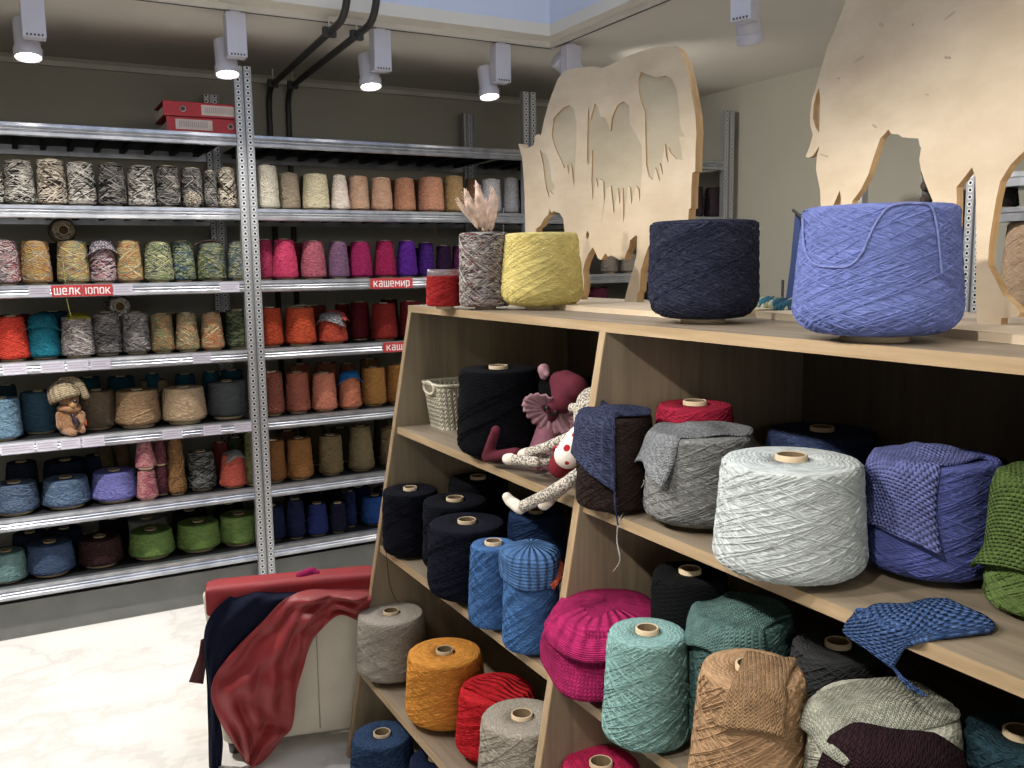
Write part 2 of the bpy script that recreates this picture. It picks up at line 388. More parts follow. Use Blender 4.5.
def shelf(x0, x1, z, parent, y0=PY-.004, dep=DEP, ribs=True):
    """pressed steel shelf: ribbed front lip, deck and stiffeners"""
    mb = MB(); y = 0
    prof = [(0, 0), (-.004, -.002), (-.006, -.014), (-.001, -.018), (-.006, -.024), (-.001, -.030), (-.006, -.036), (-.006, -.048), (0, -.052), (.012, -.052), (.012, -.048), (.004, -.046), (.004, -.006), (.03, -.005), (.03, 0)]
    mb.prism([(p[0], p[1]) for p in prof], x0, x1, 0, 'yz')
    mb.prism([(dep-.03, 0), (dep, 0), (dep, -.045), (dep-.004, -.045), (dep-.004, -.005), (dep-.03, -.005)], x0, x1, 0, 'yz')
    mb.box(x0, x1, .03, dep-.03, -.006, -.002, 1)
    if ribs:
        n = int((x1-x0)/.11)
        for i in range(n): xx = x0+(i+.5)*(x1-x0)/n; mb.box(xx-.012, xx+.012, .02, dep-.02, -.026, -.006, 1)
    o = mb.build('shelf', [M['galv'], M['deck']], parent); o.location = (0, y0, z); return o
GLYPH = {'к': (2.6, [[(0, 0), (0, 4)], [(0, 2), (.9, 2.1), (2.4, 4)], [(.9, 2.1), (2.6, 0)]]), 'а': (2.3, [[(.2, 4), (1.9, 4), (2.2, 3.5), (2.2, 0), (.5, 0), (0, .5), (0, 1.7), (.5, 2.2), (2.2, 2.2)]]),
 'ш': (3.6, [[(0, 4), (0, 0), (3.6, 0), (3.6, 4)], [(1.8, 0), (1.8, 4)]]), 'е': (2.3, [[(2.2, 0), (.5, 0), (0, .6), (0, 3.4), (.5, 4), (1.7, 4), (2.2, 3.4), (2.2, 2), (0, 2)]]),
 'м': (3.1, [[(0, 0), (0, 4), (1.55, 1.6), (3.1, 4), (3.1, 0)]]), 'и': (2.5, [[(0, 4), (0, 0), (2.5, 4), (2.5, 0)]]), 'р': (2.3, [[(0, -1.3), (0, 4), (1.8, 4), (2.3, 3.5), (2.3, .5), (1.8, 0), (0, 0)]]),
 'л': (2.5, [[(-.2, 0), (.4, .4), (.6, 4), (2.4, 4), (2.4, 0)]]), 'о': (2.3, [[(.5, 0), (1.8, 0), (2.3, .5), (2.3, 3.5), (1.8, 4), (.5, 4), (0, 3.5), (0, .5), (.5, 0)]]), 'п': (2.3, [[(0, 0), (0, 4), (2.3, 4), (2.3, 0)]]), '|': (.2, [[(.1, 0), (.1, 4)]])}
def sign(x0, x1, z0, z1, body, parent, label=None, y=-.0085):
    """red card with block lettering made of flat strokes"""
    mb = MB().box(x0, x1, y-.0015, y, z0, z1, 0); T = .78; gap = 1.5
    tot = sum(GLYPH[c][0] for c in body)+gap*(len(body)-1)+T; mg = .07*(x1-x0); sx = (x1-x0-2*mg)/tot; sz = (z1-z0)*(.62/4.8); bz = z0+(z1-z0)*.21; x = T/2; n = 0
    for c in body:
        for line in GLYPH[c][1]:
            for a, b_ in zip(line, line[1:]):
                d = Vector((b_[0]-a[0], b_[1]-a[1])).normalized(); e = Vector((-d.y, d.x))*T/2; d = d*T/2*.8; n += 1; yy_ = y-.0022-.00002*(n % 7)
                P = [Vector(a)-d+e, Vector(a)-d-e, Vector(b_)+d-e, Vector(b_)+d+e]
                mb.add([(x0+mg+(x+p.x)*sx, yy_, bz+p.y*sz) for p in P], [(0, 1, 2, 3)], 1)
        x += GLYPH[c][0]+gap
    o = mb.build('shelf_sign', [M['signred'], M['signtext']], parent)
    if label: o['label'] = label
    return o
def price_tag(x0, x1, parent, z0=-.047, z1=-.006):
    mb = MB().box(x0, x1, -.0085, -.0068, z0, z1, 0)
    for i in range(3): mb.box(x0+.006, x1-.006-(i % 2)*.012, -.009, -.0085, z1-.010-i*.010, z1-.007-i*.010, 1)
    return mb.build('price_tag', [M['tag'], M['tagink']], parent)
rack = empty('metal_shelving_rack', (0, 0, 0)); tag(rack, 'long galvanised steel shelving rack along the back wall holding yarn cones', 'shelving rack')
for i, x in enumerate(PX):
    for yy, fl in ((PY-.012, 0), (PY+DEP+.012, pi)):
        o = post_mesh(2.36).build('upright_post', M['galvpost'], rack); o.location = (x, yy, 0); o.rotation_euler.z = fl
shelves = {}
for b in range(3):
    for k, z in enumerate(SH):
        shelves[(b, k)] = shelf(PX[b]+.038, PX[b+1]-.038, z, rack)
def fx_at(px, k, Y=PY-.01):
    x = 1.0
    for _ in range(4): x = ony(px, proj((x, Y, SH[k]))[1], Y).x
    return x
sign(fx_at(51, 2), fx_at(82, 2), -.049, -.003, 'шелк', shelves[(0, 2)], 'red sign reading шелк')
sign(fx_at(82.5, 2), fx_at(112, 2), -.049, -.003, '|опок', shelves[(0, 2)], 'red sign half covered, ending in опок')
sign(fx_at(370, 2), fx_at(412, 2), -.049, -.001, 'кашемир', shelves[(1, 2)], 'red sign reading кашемир')
sign(fx_at(383, 3), fx_at(425, 3), -.049, -.003, 'кашемир', shelves[(1, 3)], 'red sign reading кашемир')
for k, b, spans in ((2, 0, [(28, 50), (113, 132), (219, 239)]), (3, 0, [(2, 26), (40, 64), (66, 88), (90, 110), (192, 211)]),
                    (4, 0, [(0, 34), (36, 57), (60, 80), (82, 104), (162, 182), (203, 221), (234, 251)])):
    for a, c in spans: price_tag(fx_at(a, k), fx_at(c, k), shelves[(b, k)])
o = MB().box(PX[0], PX[-1], PY+.03, PY+.045, 0, .15).build('kick_plate', plain('grey_kick_plate', '70726f', .6), rack)
# ================================================================= YARN CONES
M['card'] = plain('paper_core', 'cdb99a', .8); M['holeshade'] = plain('painted_hole_shade', '6b5a45', .9)  # second card tone darkened: shade of the hollow core painted in
def r_at(P, z):
    """outer radius of a wound cone at height z"""
    rb, rt, h, zb = P['rb'], P['rt'], P['h'], P['z0']
    s = (z-zb)/(h-zb); c = P['curl']
    if s < c:
        q = s/c; q = max(0, min(1, q)); return rb*(P['neck']+(1-P['neck'])*sqrt(max(0, 1-(1-q)**2)))
    r = rb+(rt-rb)*(s-c)/(1-c)
    if s > .955: q = (s-.955)/.045; r -= rt*.055*(1-sqrt(max(0, 1-q*q)))
    return r
def cone_params(rb, rt, h, up=None):
    big = rb > .085
    return dict(rb=rb, rt=rt, h=h, z0=.010 if big else .008, curl=.16 if big else .09, neck=.68 if big else .84, rc=.0235 if big else min(.02, rt*.5), **({} if up is None else {'up': up}))
def wound(P, n=28, strands=14, ridge=.0009, wid=.0017, turns=.8, nz=10, wob=.0006, seed=0, seg=30):
    rnd = random.Random(seed); h = P['h']; zb = P['z0']
    zs = [zb, zb+(h-zb)*.012, zb+(h-zb)*.035, zb+(h-zb)*.07, zb+(h-zb)*.11]+[zb+(h-zb)*(.14+.82*i/nz) for i in range(nz)]+[zb+(h-zb)*q for q in (.965, .985, .995, 1)]
    prof = [(P['rc'], zb)]+[(r_at(P, z), z) for z in zs]
    prof += [(P['rt']*.80, h+.001), (P['rt']*.5+P['rc']*.3, h+.0006), (P['rc']+.001, h-.001), (P['rc'], h-.03)]
    mb = MB().lathe(prof, n, wob=wob)
    for k in range(strands):
        th = rnd.uniform(0, 2*pi); d = 1 if k % 2 else -1; tn = turns*rnd.uniform(.75, 1.3)
        t0, t1 = rnd.choice([(.02, .97), (.05, .97), (.02, .9)])
        off = ridge*rnd.uniform(.45, 1.25); N = max(6, int(seg*tn)); vs = []; uvs = []
        u0 = rnd.uniform(0, 50)
        for i in range(N+1):
            q = i/N; s = t0+(t1-t0)*(q+.012*sin(q*9+k)); a = th+d*2*pi*tn*q
            for dz, o in ((-wid, -.0006), (0, off), (wid, -.0006)):
                z = min(h-.001, max(zb+.002, zb+s*(h-zb)+dz)); r = r_at(P, z)+o
                vs.append((r*cos(a), r*sin(a), z))
            uvs.append(u0+q*tn*2*pi*P['rb'])
        fs = []; uv = []
        for i in range(N):
            for j in range(2):
                f = (i*3+j, (i+1)*3+j, (i+1)*3+j+1, i*3+j+1); fs.append(f if d > 0 else f[::-1])
                vv = k*.131; c = [(uvs[i], vv+j*.002), (uvs[i+1], vv+j*.002), (uvs[i+1], vv+j*.002+.002), (uvs[i], vv+j*.002+.002)]
                uv.append(c if d > 0 else c[::-1])
        mb.add(vs, fs, 0, uv)
    return mb
def core_mesh(P, big, low=True):
    rc = P['rc']; t = .003 if big else .002; h = P['h']; up = .012 if big else .007
    up = P.get('up', .008 if big else .005); rb = max(rc*1.25, P['rb']*(.42 if big else .7)); n = 22
    mb = MB().lathe([(.0005, 0), (rb, 0), (rb-.002, P['z0']+.004), (rc+.0005, P['z0']+.006), (rc+.0005, h-.03), (rc+.001, h+up-.002), (rc-.001, h+up), (rc-t, h+up-.001), (rc-t, h-.04), (.0005, h-.041)], n)
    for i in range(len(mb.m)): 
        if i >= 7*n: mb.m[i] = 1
    return mb
CONES = {}
def yarn_cone(loc, rb, rt, h, colors, label, group=None, hero=False, seg=16, tilt=None, strands=None, core_color=None, seed=None, bump=None, turns=.8, P=None):
    P = P or cone_params(rb, rt, h); r = empty('yarn_cone', loc, random.uniform(0, 6.28)); tag(r, label, 'yarn cone', group)
    if tilt: r.rotation_euler = (tilt[0], tilt[1], 0)
    sd = seed if seed is not None else random.randint(0, 99999)
    if hero: mb = wound(P, 84, int(1.35*(strands if strands is not None else 74)), .0026, .0017, turns*.72, 26, .0002, sd, 64)
    else: mb = wound(P, 26, strands if strands is not None else 22, .0022, .0042, .7, 7, .0010, sd, 22)
    b = mb.build('wound_yarn', yarn_mat(colors, bump or (.0006 if hero else .0010), seg), r, True)
    core_mesh(P, hero).build('paper_core', [core_color or M['card'], M['holeshade']], r, True)
    r['_P'] = 0; del r['_P']; CONES[r.name] = P; return r
def fit(xl, xr, yb, yt, z, rt=.85, bottom_ratio=.68):
    """centre, radius and height of an upright cone seen between these picture limits, standing on height z"""
    C = onz((xl+xr)/2, yb, z); C.z = z; r = (xr-xl)/2*depth(C)/CAM_F; d = Vector((C.x, C.y, 0)).normalized(); C = C+d*r; h = .15
    side = Vector((_R.x, _R.y, 0)).normalized(); away = Vector((_F.x, _F.y, 0)).normalized()
    for _ in range(40):
        ring = [proj((C.x+r*cos(2*pi*i/48), C.y+r*sin(2*pi*i/48), z+h*.2)) for i in range(48)]
        mn, mx = min(p[0] for p in ring), max(p[0] for p in ring)
        by = max(proj((C.x+r*bottom_ratio*cos(2*pi*i/24), C.y+r*bottom_ratio*sin(2*pi*i/24), z+.004))[1] for i in range(24))
        k = depth(C)/CAM_F; r *= (xr-xl)/(mx-mn); C = C+side*(((xl+xr)-(mn+mx))/2*k)
        g = (proj((C.x, C.y, z))[1]-proj((C.x+away.x*.01, C.y+away.y*.01, z))[1])/.01
        C = C+away*max(-.05, min(.05, (by-yb)/max(60, g)*.7)); h = fit_h(C, r*rt, yt, z)
    return C, r, h
def fit_h(C, rt, yt, z):
    lo, hi = .02, .6
    for _ in range(30):
        m_ = (lo+hi)/2
        y = min(proj((C.x+rt*.97*cos(a), C.y+rt*.97*sin(a), z+m_))[1] for a in [2*pi*i/12 for i in range(12)])
        if y > yt: lo = m_
        else: hi = m_
    return lo
def fit_top(cx, cy, wid, z, h):
    """centre from the middle of the top core ring when the bottom is out of the picture"""
    C = onz(cx, cy, z+h); C = Vector((C.x, C.y, z)); return C, wid/2*depth((C.x, C.y, z+h*.5))/CAM_F, h

# ---- rack rows: (left px, right px, top px, colours, words, [depth behind lip, top ratio, seg])
BW = ('22211f', 'd8d2c6', '55524d', 'b9b2a5'); BWd = ('1d1d1e', '8f8a82', '3a3938', 'b4ada0'); BWb = ('2b2522', 'e0d3bd', '6b5a4a', 'cfc3ae')
ORD = ['first', 'second', 'third', 'fourth', 'fifth', 'sixth', 'seventh', 'eighth', 'ninth', 'tenth', 'eleventh', 'twelfth', 'thirteenth']
SHN = ['top', 'second', 'third', 'fourth', 'fifth', 'sixth', 'bottom']
BAYN = ['left', 'middle', 'right']
ROWS = {
 (0, 1): [(-24, 5, 167, BW, 'black and white flecked'), (6, 36, 160, BW, 'black and white flecked'), (39, 68, 159, BWb, 'cream and dark brown flecked'), (69, 97, 162, BW, 'black and white flecked'),
          (100, 127, 163, BWd, 'charcoal and grey flecked'), (129, 156, 165.5, BW, 'black and cream flecked'), (157, 181, 166, BWd, 'grey and black flecked'), (182, 204, 168, BWd, 'dark grey flecked'),
          (205, 218, 171, BWd, 'slim dark flecked'), (218, 238, 168, BWb, 'cream and brown flecked'), (238, 252, 171, BWd, 'dark flecked')],
 (1, 1): [(255, 280, 165, 'd9cfb8', 'ivory'), (278, 301, 173, 'b3a083', 'beige', .08), (303, 330, 173.5, 'dccfa6', 'pale cream'), (331, 350, 175, 'ebd9c6', 'pinkish white', .03, .62), (348, 370, 176, 'd3a582', 'light peach', .05),
          (371, 393, 177.5, 'cf9d7c', 'dusty peach'), (394, 416, 178, 'c0805c', 'terracotta peach'), (417, 445, 177, 'cf8c68', 'salmon peach'), (443, 465, 176, 'b28c58', 'tan ochre', .05), (465, 479, 178.5, 'a97852', 'brownish tan', .16),
          (481, 502, 179, 'c3c0c3', 'pale silver grey'), (503, 520, 178, 'aeadb0', 'light grey', .05)],
 (0, 2): [(-8, 21, 240.5, ('8c7a80', 'd9d2cf', 'c06a68', '3f3b46', 'a89d9b'), 'pink, grey and white marled'), (23, 52, 241, ('b5936a', 'c9a24a', 'c2703f', '8b9a8a', 'd7c39a'), 'orange and yellow marled'),
          (59, 91, 241, ('9a9a6a', 'd3b552', '7d8f86', 'c07a4a', 'c9bc8e'), 'yellow and sage marled'), (91, 117, 243, ('8c5a62', '2c3148', 'c58a8a', 'cfc7c4', '6a3f4c'), 'pink and navy marled'),
          (118, 143, 241, ('b9ab6a', 'd0a05a', 'b86a48', '8a9a78', 'd8cd9d'), 'yellow and rust marled'), (145, 174, 242, ('7d8c5c', 'cfc98f', '3d5460', 'a3a56c', '55684a'), 'green, cream and blue marled'),
          (172, 196, 241.5, ('5f7258', '33507c', 'a8b08a', '7e8a4a', '2f4038'), 'green and blue marled', .05), (198, 227, 243, ('5d6c48', '32452f', 'a7a46a', '44608a', '7b8658'), 'dark green marled'), (228, 252, 242, ('66744c', '2f4a5a', 'aea66c', '4a6890', '3a4a34'), 'olive and blue marled')],
 (1, 2): [(256, 275, 240, 'b83058', 'crimson pink', .07), (272, 299, 239.5, 'e03a66', 'hot pink', .03, .68), (301, 327, 241, 'b8586a', 'dusty rose', .03, .75), (328, 350, 242, '80587a', 'dusty mauve', .03, .75), (349, 373, 242, 'a81d5a', 'magenta', .03, .75),
          (374, 397, 241, 'a81a50', 'raspberry', .03, .7), (397, 418, 241, '5c1f9a', 'violet', .03, .75), (418, 435, 243, '4a1d80', 'dark violet', .05, .8), (436, 452, 246, '2e1538', 'blackish plum', .05), (452, 470, 246, '5a1f4c', 'plum', .05)],
 (0, 3): [(-3, 30, 316, 'e03a28', 'bright vermilion red', .03, .72), (29, 62, 316, '167c94', 'teal blue', .05, .72), (63, 95, 316, ('a89e98', '6f625e', 'd2cbc4', '85746c'), 'beige and grey marled', .03), (93, 123, 312, ('87827e', '4a4645', 'aaa49e', '686260'), 'dark grey marled', .06),
          (124, 151, 312, ('9a9490', '5b5654', 'bdb6b0', '7b7370'), 'light grey marled', .05), (152, 175, 314, ('8f9460', 'c08050', '6f7f58', 'c7a070'), 'green and rust marled', .04), (176, 200, 313, ('a69a6a', 'c98a5c', '7f8c62', 'd6b287'), 'sand and green marled', .03, .68),
          (201, 225, 313, ('c98f5c', 'd07a48', '9aa070', 'e0b488'), 'orange and sage marled', .03, .68), (226, 252, 310, ('4c5a3e', '2f3a2a', '7c8458', '5f6a50'), 'dark moss marled', .05)],
 (1, 3): [(258, 284, 307.5, 'd04624', 'burnt orange', .04), (285, 317, 307, 'd94b26', 'bright orange', .03), (318, 348, 314, 'c8452e', 'orange red'), (350, 371, 302, '7a1f1e', 'dark maroon red', .16), (371, 398, 303, '9c2620', 'dark red', .05), (399, 424, 301, '8a2026', 'wine red', .06)],
 (0, 4): [(-14, 22, 396, '6c93ae', 'pale denim blue', .03, .88), (23, 60, 389, '3c6480', 'petrol blue', .13, .88), (80, 117, 388, '7d6a52', 'taupe brown', .10, .9), (117, 161, 387, 'a8855e', 'camel tan', .03, .86), (163, 207, 384.5, 'c9aa80', 'light sand', .02, .86), (208, 249, 379, '5c6163', 'slate grey', .06, .86)],
 (1, 4): [(262, 285, 371, 'a05540', 'dull rust', .05), (286, 311, 371, 'b4604a', 'dusky salmon', .05), (312, 338, 372, 'e08060', 'bright salmon', .03, .78), (339, 362, 373, 'd27552', 'salmon orange', .03, .8), (361, 387, 366, 'c8853c', 'golden ochre', .06, .85), (386, 410, 363, 'bd7a36', 'amber', .07, .85)],
 (0, 5): [(-6, 39, 478, ('5a7090', '465a7a', '7488a5'), 'muted blue', .02, .84), (44, 91, 473, ('5c7698', '4a6386', '7590b0'), 'denim blue', .02, .82), (93, 139, 466, '7474c4', 'periwinkle', .02, .84), (169, 187, 437, ('a0703e', '7d5430', 'b98a50'), 'tall amber brown', .04, .6),
          (188, 217, 449, ('2c2d2c', '8b8b85', '3f403e', '17181a'), 'black and grey marled', .06), (220, 248, 452, 'd45744', 'coral red', .03, .7), (244, 262, 431, ('7d7c46', '5b5a34', '948f58'), 'tall olive green', .05, .6)],
 (1, 5): [(262, 287, 438, '90592a', 'dark caramel', .04), (287, 314, 436, '9c6430', 'caramel brown', .03, .82), (319, 344, 433, '7d6844', 'olive tan', .04, .85), (348, 375, 424, '84744e', 'khaki', .05, .7), (380, 402, 425, '7a6644', 'brownish khaki', .06, .8)],
 (0, 6): [(-10, 27, 546, '6f9896', 'pale teal', .04, .86), (29, 75, 536, '42587c', 'slate blue', .03, .84), (80, 123, 531, '3c2224', 'dark maroon brown', .05, .88), (130, 175, 524, '6a8c40', 'leaf green', .05, .86), (178, 221, 516, '6a8b3e', 'moss green', .05, .88), (220, 260, 509, '6f9044', 'grass green', .05, .88)],
 (1, 6): [(258, 287, 502, '1c2448', 'dark navy', .05), (287, 306, 497, '1a2246', 'deep navy', .04), (307, 329, 501, '232f70', 'royal navy', .03, .75), (330, 347, 501, '1b1d38', 'blackish navy', .03), (345, 357, 490, '232c5e', 'navy', .10), (361, 390, 492, '1f4c9c', 'strong blue', .05, .85)],
}
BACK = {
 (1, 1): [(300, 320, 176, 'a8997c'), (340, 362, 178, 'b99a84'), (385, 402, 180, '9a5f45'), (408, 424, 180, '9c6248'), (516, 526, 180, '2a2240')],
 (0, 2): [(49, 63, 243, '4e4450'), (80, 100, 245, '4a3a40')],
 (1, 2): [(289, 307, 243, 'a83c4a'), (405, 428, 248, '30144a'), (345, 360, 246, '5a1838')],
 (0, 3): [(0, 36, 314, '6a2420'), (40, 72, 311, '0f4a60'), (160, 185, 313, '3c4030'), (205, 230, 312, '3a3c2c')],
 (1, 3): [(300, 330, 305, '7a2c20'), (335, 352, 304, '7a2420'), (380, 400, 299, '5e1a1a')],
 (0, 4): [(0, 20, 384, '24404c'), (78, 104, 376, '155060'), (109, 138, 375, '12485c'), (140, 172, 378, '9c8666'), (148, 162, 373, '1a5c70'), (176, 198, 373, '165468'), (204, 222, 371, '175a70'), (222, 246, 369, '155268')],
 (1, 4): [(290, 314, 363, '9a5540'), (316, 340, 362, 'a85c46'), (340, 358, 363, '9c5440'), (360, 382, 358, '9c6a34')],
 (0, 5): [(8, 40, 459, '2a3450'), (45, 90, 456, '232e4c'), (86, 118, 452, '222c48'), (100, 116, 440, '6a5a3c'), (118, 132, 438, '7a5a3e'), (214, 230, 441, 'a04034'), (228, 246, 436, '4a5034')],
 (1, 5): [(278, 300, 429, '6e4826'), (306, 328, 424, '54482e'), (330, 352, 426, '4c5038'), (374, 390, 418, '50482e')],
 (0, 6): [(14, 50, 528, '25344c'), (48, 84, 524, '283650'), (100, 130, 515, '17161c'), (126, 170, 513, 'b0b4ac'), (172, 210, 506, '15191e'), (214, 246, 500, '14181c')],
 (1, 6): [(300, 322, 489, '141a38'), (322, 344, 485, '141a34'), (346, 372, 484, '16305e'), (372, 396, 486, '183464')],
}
RC = {}
def rack_cone(b, k, xl, xr, yt, colors, label, group, back=.03, rtio=.82, seg=16, zoff=0, ybase=None):
    mid = (xl+xr)/2; z = SH[k]-.001+zoff; r = .05
    for _ in range(5):
        Y = PY+back+r; x = fx_at(mid, k, Y); dep_ = depth((x, Y, z+.08)); r = (xr-xl)/2*dep_/CAM_F
    Yc = PY+back+r; h = fit_h(Vector((x, Yc, z)), r*rtio, yt, z)
    h = min(h, (SH[k-1]-.06-z) if k else .3)
    # neighbours in one row never share room
    P = cone_params(r*.985, r*rtio, h); o = yarn_cone((x, Yc, z), r*.985, r*rtio, h, colors, label, group, False, seg, P=P); RC[(b, k, xl)] = (o, Vector((x, Yc, z)), P, z)
    return o, r, h
for (b, k), row in ROWS.items():
    for i, t in enumerate(row):
        xl, xr, yt, col, words = t[:5]; back = t[5] if len(t) > 5 else .03; rt = t[6] if len(t) > 6 else .82
        rack_cone(b, k, xl, xr, yt, col, '%s yarn cone, %s from left, %s shelf, %s bay, front row' % (words, ORD[i], SHN[k], BAYN[b]), 'yarn cones on the metal rack', back, rt, 8)
def cname(c):
    r, g, b_ = [int(c[i:i+2], 16) for i in (0, 2, 4)]
    if max(r, g, b_)-min(r, g, b_) < 22: return 'dark grey' if r < 90 else 'pale grey'
    if r >= g and r >= b_: return 'dull red' if g < .55*r and b_ < .6*r else ('brown' if g < .85*r else 'khaki')
    if b_ >= r and b_ >= g: return 'dark blue' if r < .7*b_ else 'dark purple'
    return 'dark green'
for (b, k), row in BACK.items():
    for i, (xl, xr, yt, c) in enumerate(row):
        rack_cone(b, k, xl, xr, yt, c, '%s yarn cone behind the front row, %s from left, %s shelf, %s bay' % (cname(c), ORD[i], SHN[k], BAYN[b]), 'yarn cones in the back row of the rack', .30, .82)
# tall stacked spools on the sixth shelf, left bay
for i, (xl, xr, yt, c, wd) in enumerate([(138, 158, 441, ('b0566a', 'c88a84', '8a4456'), 'pink and rose'), (155, 170, 439, ('7d3f4c', '94505a', '643040'), 'dusky maroon')]):
    for lvl in (0, 1):
        mid = (xl+xr)/2; Y = PY+.05+i*.06; x = fx_at(mid, 5, Y); r = (xr-xl)/2*depth((x, Y, .6))/CAM_F; hh = fit_h(Vector((x, Y, SH[5])), r*.7, yt, SH[5])
        h1 = hh*.53; z0 = SH[5] if lvl == 0 else SH[5]+h1
        yarn_cone((x, Y, z0-.001+lvl*.004), r, r*(.75 if lvl == 0 else .6), h1 if lvl == 0 else hh-h1, c, '%s slim marled yarn spool, %s of a stack of two on sixth shelf' % (wd, 'lower' if lvl == 0 else 'upper'), 'slim stacked spools on sixth shelf')
# cones lying on their side, ends towards the room
for (cx, cy, wpx, k, cols, lab) in [(63.5, 230, 26, 2, ('8a806a', 'b0a488', '5c5a50', '9c7a5a'), 'beige marled yarn cone lying end-on above the third shelf row'), (120, 306.5, 24, 3, ('8c8a84', 'd2cec6', '4b4a48', 'aaa69e'), 'grey and white marled yarn cone lying end-on above the fourth shelf row')]:
    Y = PY+.12; P_ = ony(cx, cy, Y); r = wpx/2*depth(P_)/CAM_F
    o = yarn_cone((P_.x, Y, P_.z), r, r*.8, .16, cols, lab, 'cones lying on the rack'); o.rotation_euler = (radians(-90), 0, 0); o.location.y = Y+.16
    o.rotation_euler = (radians(90), 0, 0)
# third bay, seen through the wooden animals
for (xl, xr, yt, k, c, wd, back) in [(584, 610, 250, 3, '5e2238', 'burgundy', .05), (600, 618, 254, 2, '7d7266', 'taupe', .05), (620, 640, 254, 2, '857a6c', 'greyish taupe', .05), (642, 662, 255, 2, '7d7366', 'mushroom grey', .05), (690, 703, 186, 1, '3c2c34', 'dark aubergine', .05), (704, 722, 187, 1, '403238', 'dusky brown', .08)]:
    z = SH[k]; mid = (xl+xr)/2; Y = PY+back+.06; x = fx_at(mid, k, Y); r = (xr-xl)/2*depth((x, Y, z))/CAM_F
    yarn_cone((x, Y, z-.001), r, r*.82, fit_h(Vector((x, Y, z)), r*.82, yt, z) if k != 3 else .23, c, '%s yarn cone in the right bay, seen behind the wooden animal' % wd, 'yarn cones in the right bay')
# ball of yarn
P_ = fx_at(193, 1, PY+.03); o = MB().lathe([(max(.0005, .034*sin(a)), .034-.034*cos(a)) for a in [pi*i/12 for i in range(13)]], 20, wob=.0015)
rnd = random.Random(3)
for k in range(22):
    q = Matrix.Rotation(rnd.uniform(0, 6), 3, 'X') @ Matrix.Rotation(rnd.uniform(0, 6), 3, 'Z')
    o.tube([q @ Vector((.034*cos(a), .034*sin(a), .004*sin(3*a)))+Vector((0, 0, .035)) for a in [2*pi*i/16 for i in range(17)]], .0022, 5)
tag(o.build('yarn_ball', yarn_mat(BWb), None, True, (P_, PY+.034, SH[1])), 'small cream and brown yarn ball in front of flecked cones', 'yarn ball')

# ---- binders on the top shelf
def binder(x0, x1, z0, lab, flip, labx, holex):
    r = empty('ring_binder', ((x0+x1)/2, PY+.02, z0)); tag(r, lab, 'ring binder', 'red binders on top of the rack'); w_ = (x1-x0)/2; h = .062
    mb = MB().box(-w_, w_, 0, .003, 0, h).box(-w_, w_, 0, .27, 0, .003).box(-w_, w_, 0, .27, h-.003, h)
    bevel(mb.build('cover', plain('red_binder_cover', 'c02a36', .45), r), .001)
    MB().box(-w_+.006, w_-.006, .02, .255, .004, h*.7).build('paper_stack', plain('paper', 'e0ddd6', .8), r)
    mb = MB().box(labx-.075, labx+.075, -.001, 0, .010, h-.010, 0)
    for i in range(14): mb.box(labx-.06+i*.0085, labx-.056+i*.0085, -.0014, -.001, .02, h-.018, 1)
    mb.build('spine_label', [plain('white_label', 'ded4d0', .6), plain('label_print', 'b9a9a6', .6)], r)
    ring = MB().lathe([(.009, 0), (.0125, 0), (.0125, .003), (.009, .003), (.009, 0)], 20).build('finger_ring', M['galv'], r, True, (holex, -.002, h/2)); ring.rotation_euler.x = pi/2
    hole = MB().lathe([(.0005, 0), (.009, 0), (.009, .001), (.0005, .001)], 16).build('finger_hole', M['holeshade'], r, False, (holex, -.0015, h/2)); hole.rotation_euler.x = pi/2  # flat disc with the hole's shade painted into its colour
x0, x1 = fx_at(168, 0), fx_at(242, 0)
binder(x0, x1, SH[0]+.001, 'red ring binder lying flat, lower one with large white label', 0, -.04, .11)
binder(x0-.01, x1-.005, SH[0]+.064, 'red ring binder lying flat, upper one with striped label', 0, .075, -.075)
# ================================================================= DISPLAY UNIT (leaning-front wooden shelves)
W1, W2 = '8f7c64', 'b7a287'
M['oak_y'] = wood_mat('oak_board', '7d7160', '9a8c78', 'y'); M['oak_z'] = wood_mat('oak_panel', '7a6d5d', '95876f', 'z')
M['oak_edge'] = wood_mat('oak_edging', '98815f', 'b8a080', 'y'); M['oak_edgez'] = wood_mat('oak_edging_upright', '978061', 'b39c7c', 'z')
M['backpanel'] = wood_mat('dark_back_panel', '544a42', '655a50', 'z')
ZT = 1.383; UZ = [1.018, .657, .27, .03]; XB = 1.60
UX = lambda z: .79+.187*z
YD = [2.56, 1.53, .50, -.53]
unit = empty('display_shelving_unit', (1.1, 2.56, 0)); tag(unit, 'oak-look open display unit with leaning front, full of large yarn cones', 'display shelving')
ux, uy = 1.1, 2.56
def uadd(mb, name, mats): o = mb.build(name, mats, unit); o.location = (-ux, -uy, 0); return o
uadd(MB().box(1.04, XB, YD[-1]-.03, 2.56, ZT-.020, ZT), 'top_board', M['oak_y'])
uadd(MB().box(1.037, 1.0402, YD[-1]-.03, 2.56, ZT-.0202, ZT-.0004), 'front_edging', M['oak_edge'])['label'] = 'lighter oak edge strip'
for y in YD:
    uadd(MB().prism([(UX(0)+.002, 0), (1.04, ZT-.02), (XB, ZT-.02), (XB, 0)], y-.022, y, 0, 'xz'), 'side_panel', M['oak_z'])
    uadd(MB().prism([(UX(0)-.001, 0), (1.04-.003, ZT-.02), (1.04, ZT-.02), (UX(0)+.002, 0)], y-.022, y, 0, 'xz'), 'panel_edging', M['oak_edgez'])['label'] = 'lighter oak edge strip'
uadd(MB().box(XB-.008, XB, YD[-1], YD[0]-.022, 0, ZT-.02), 'back_panel', M['backpanel'])['label'] = 'dark brown back panel'
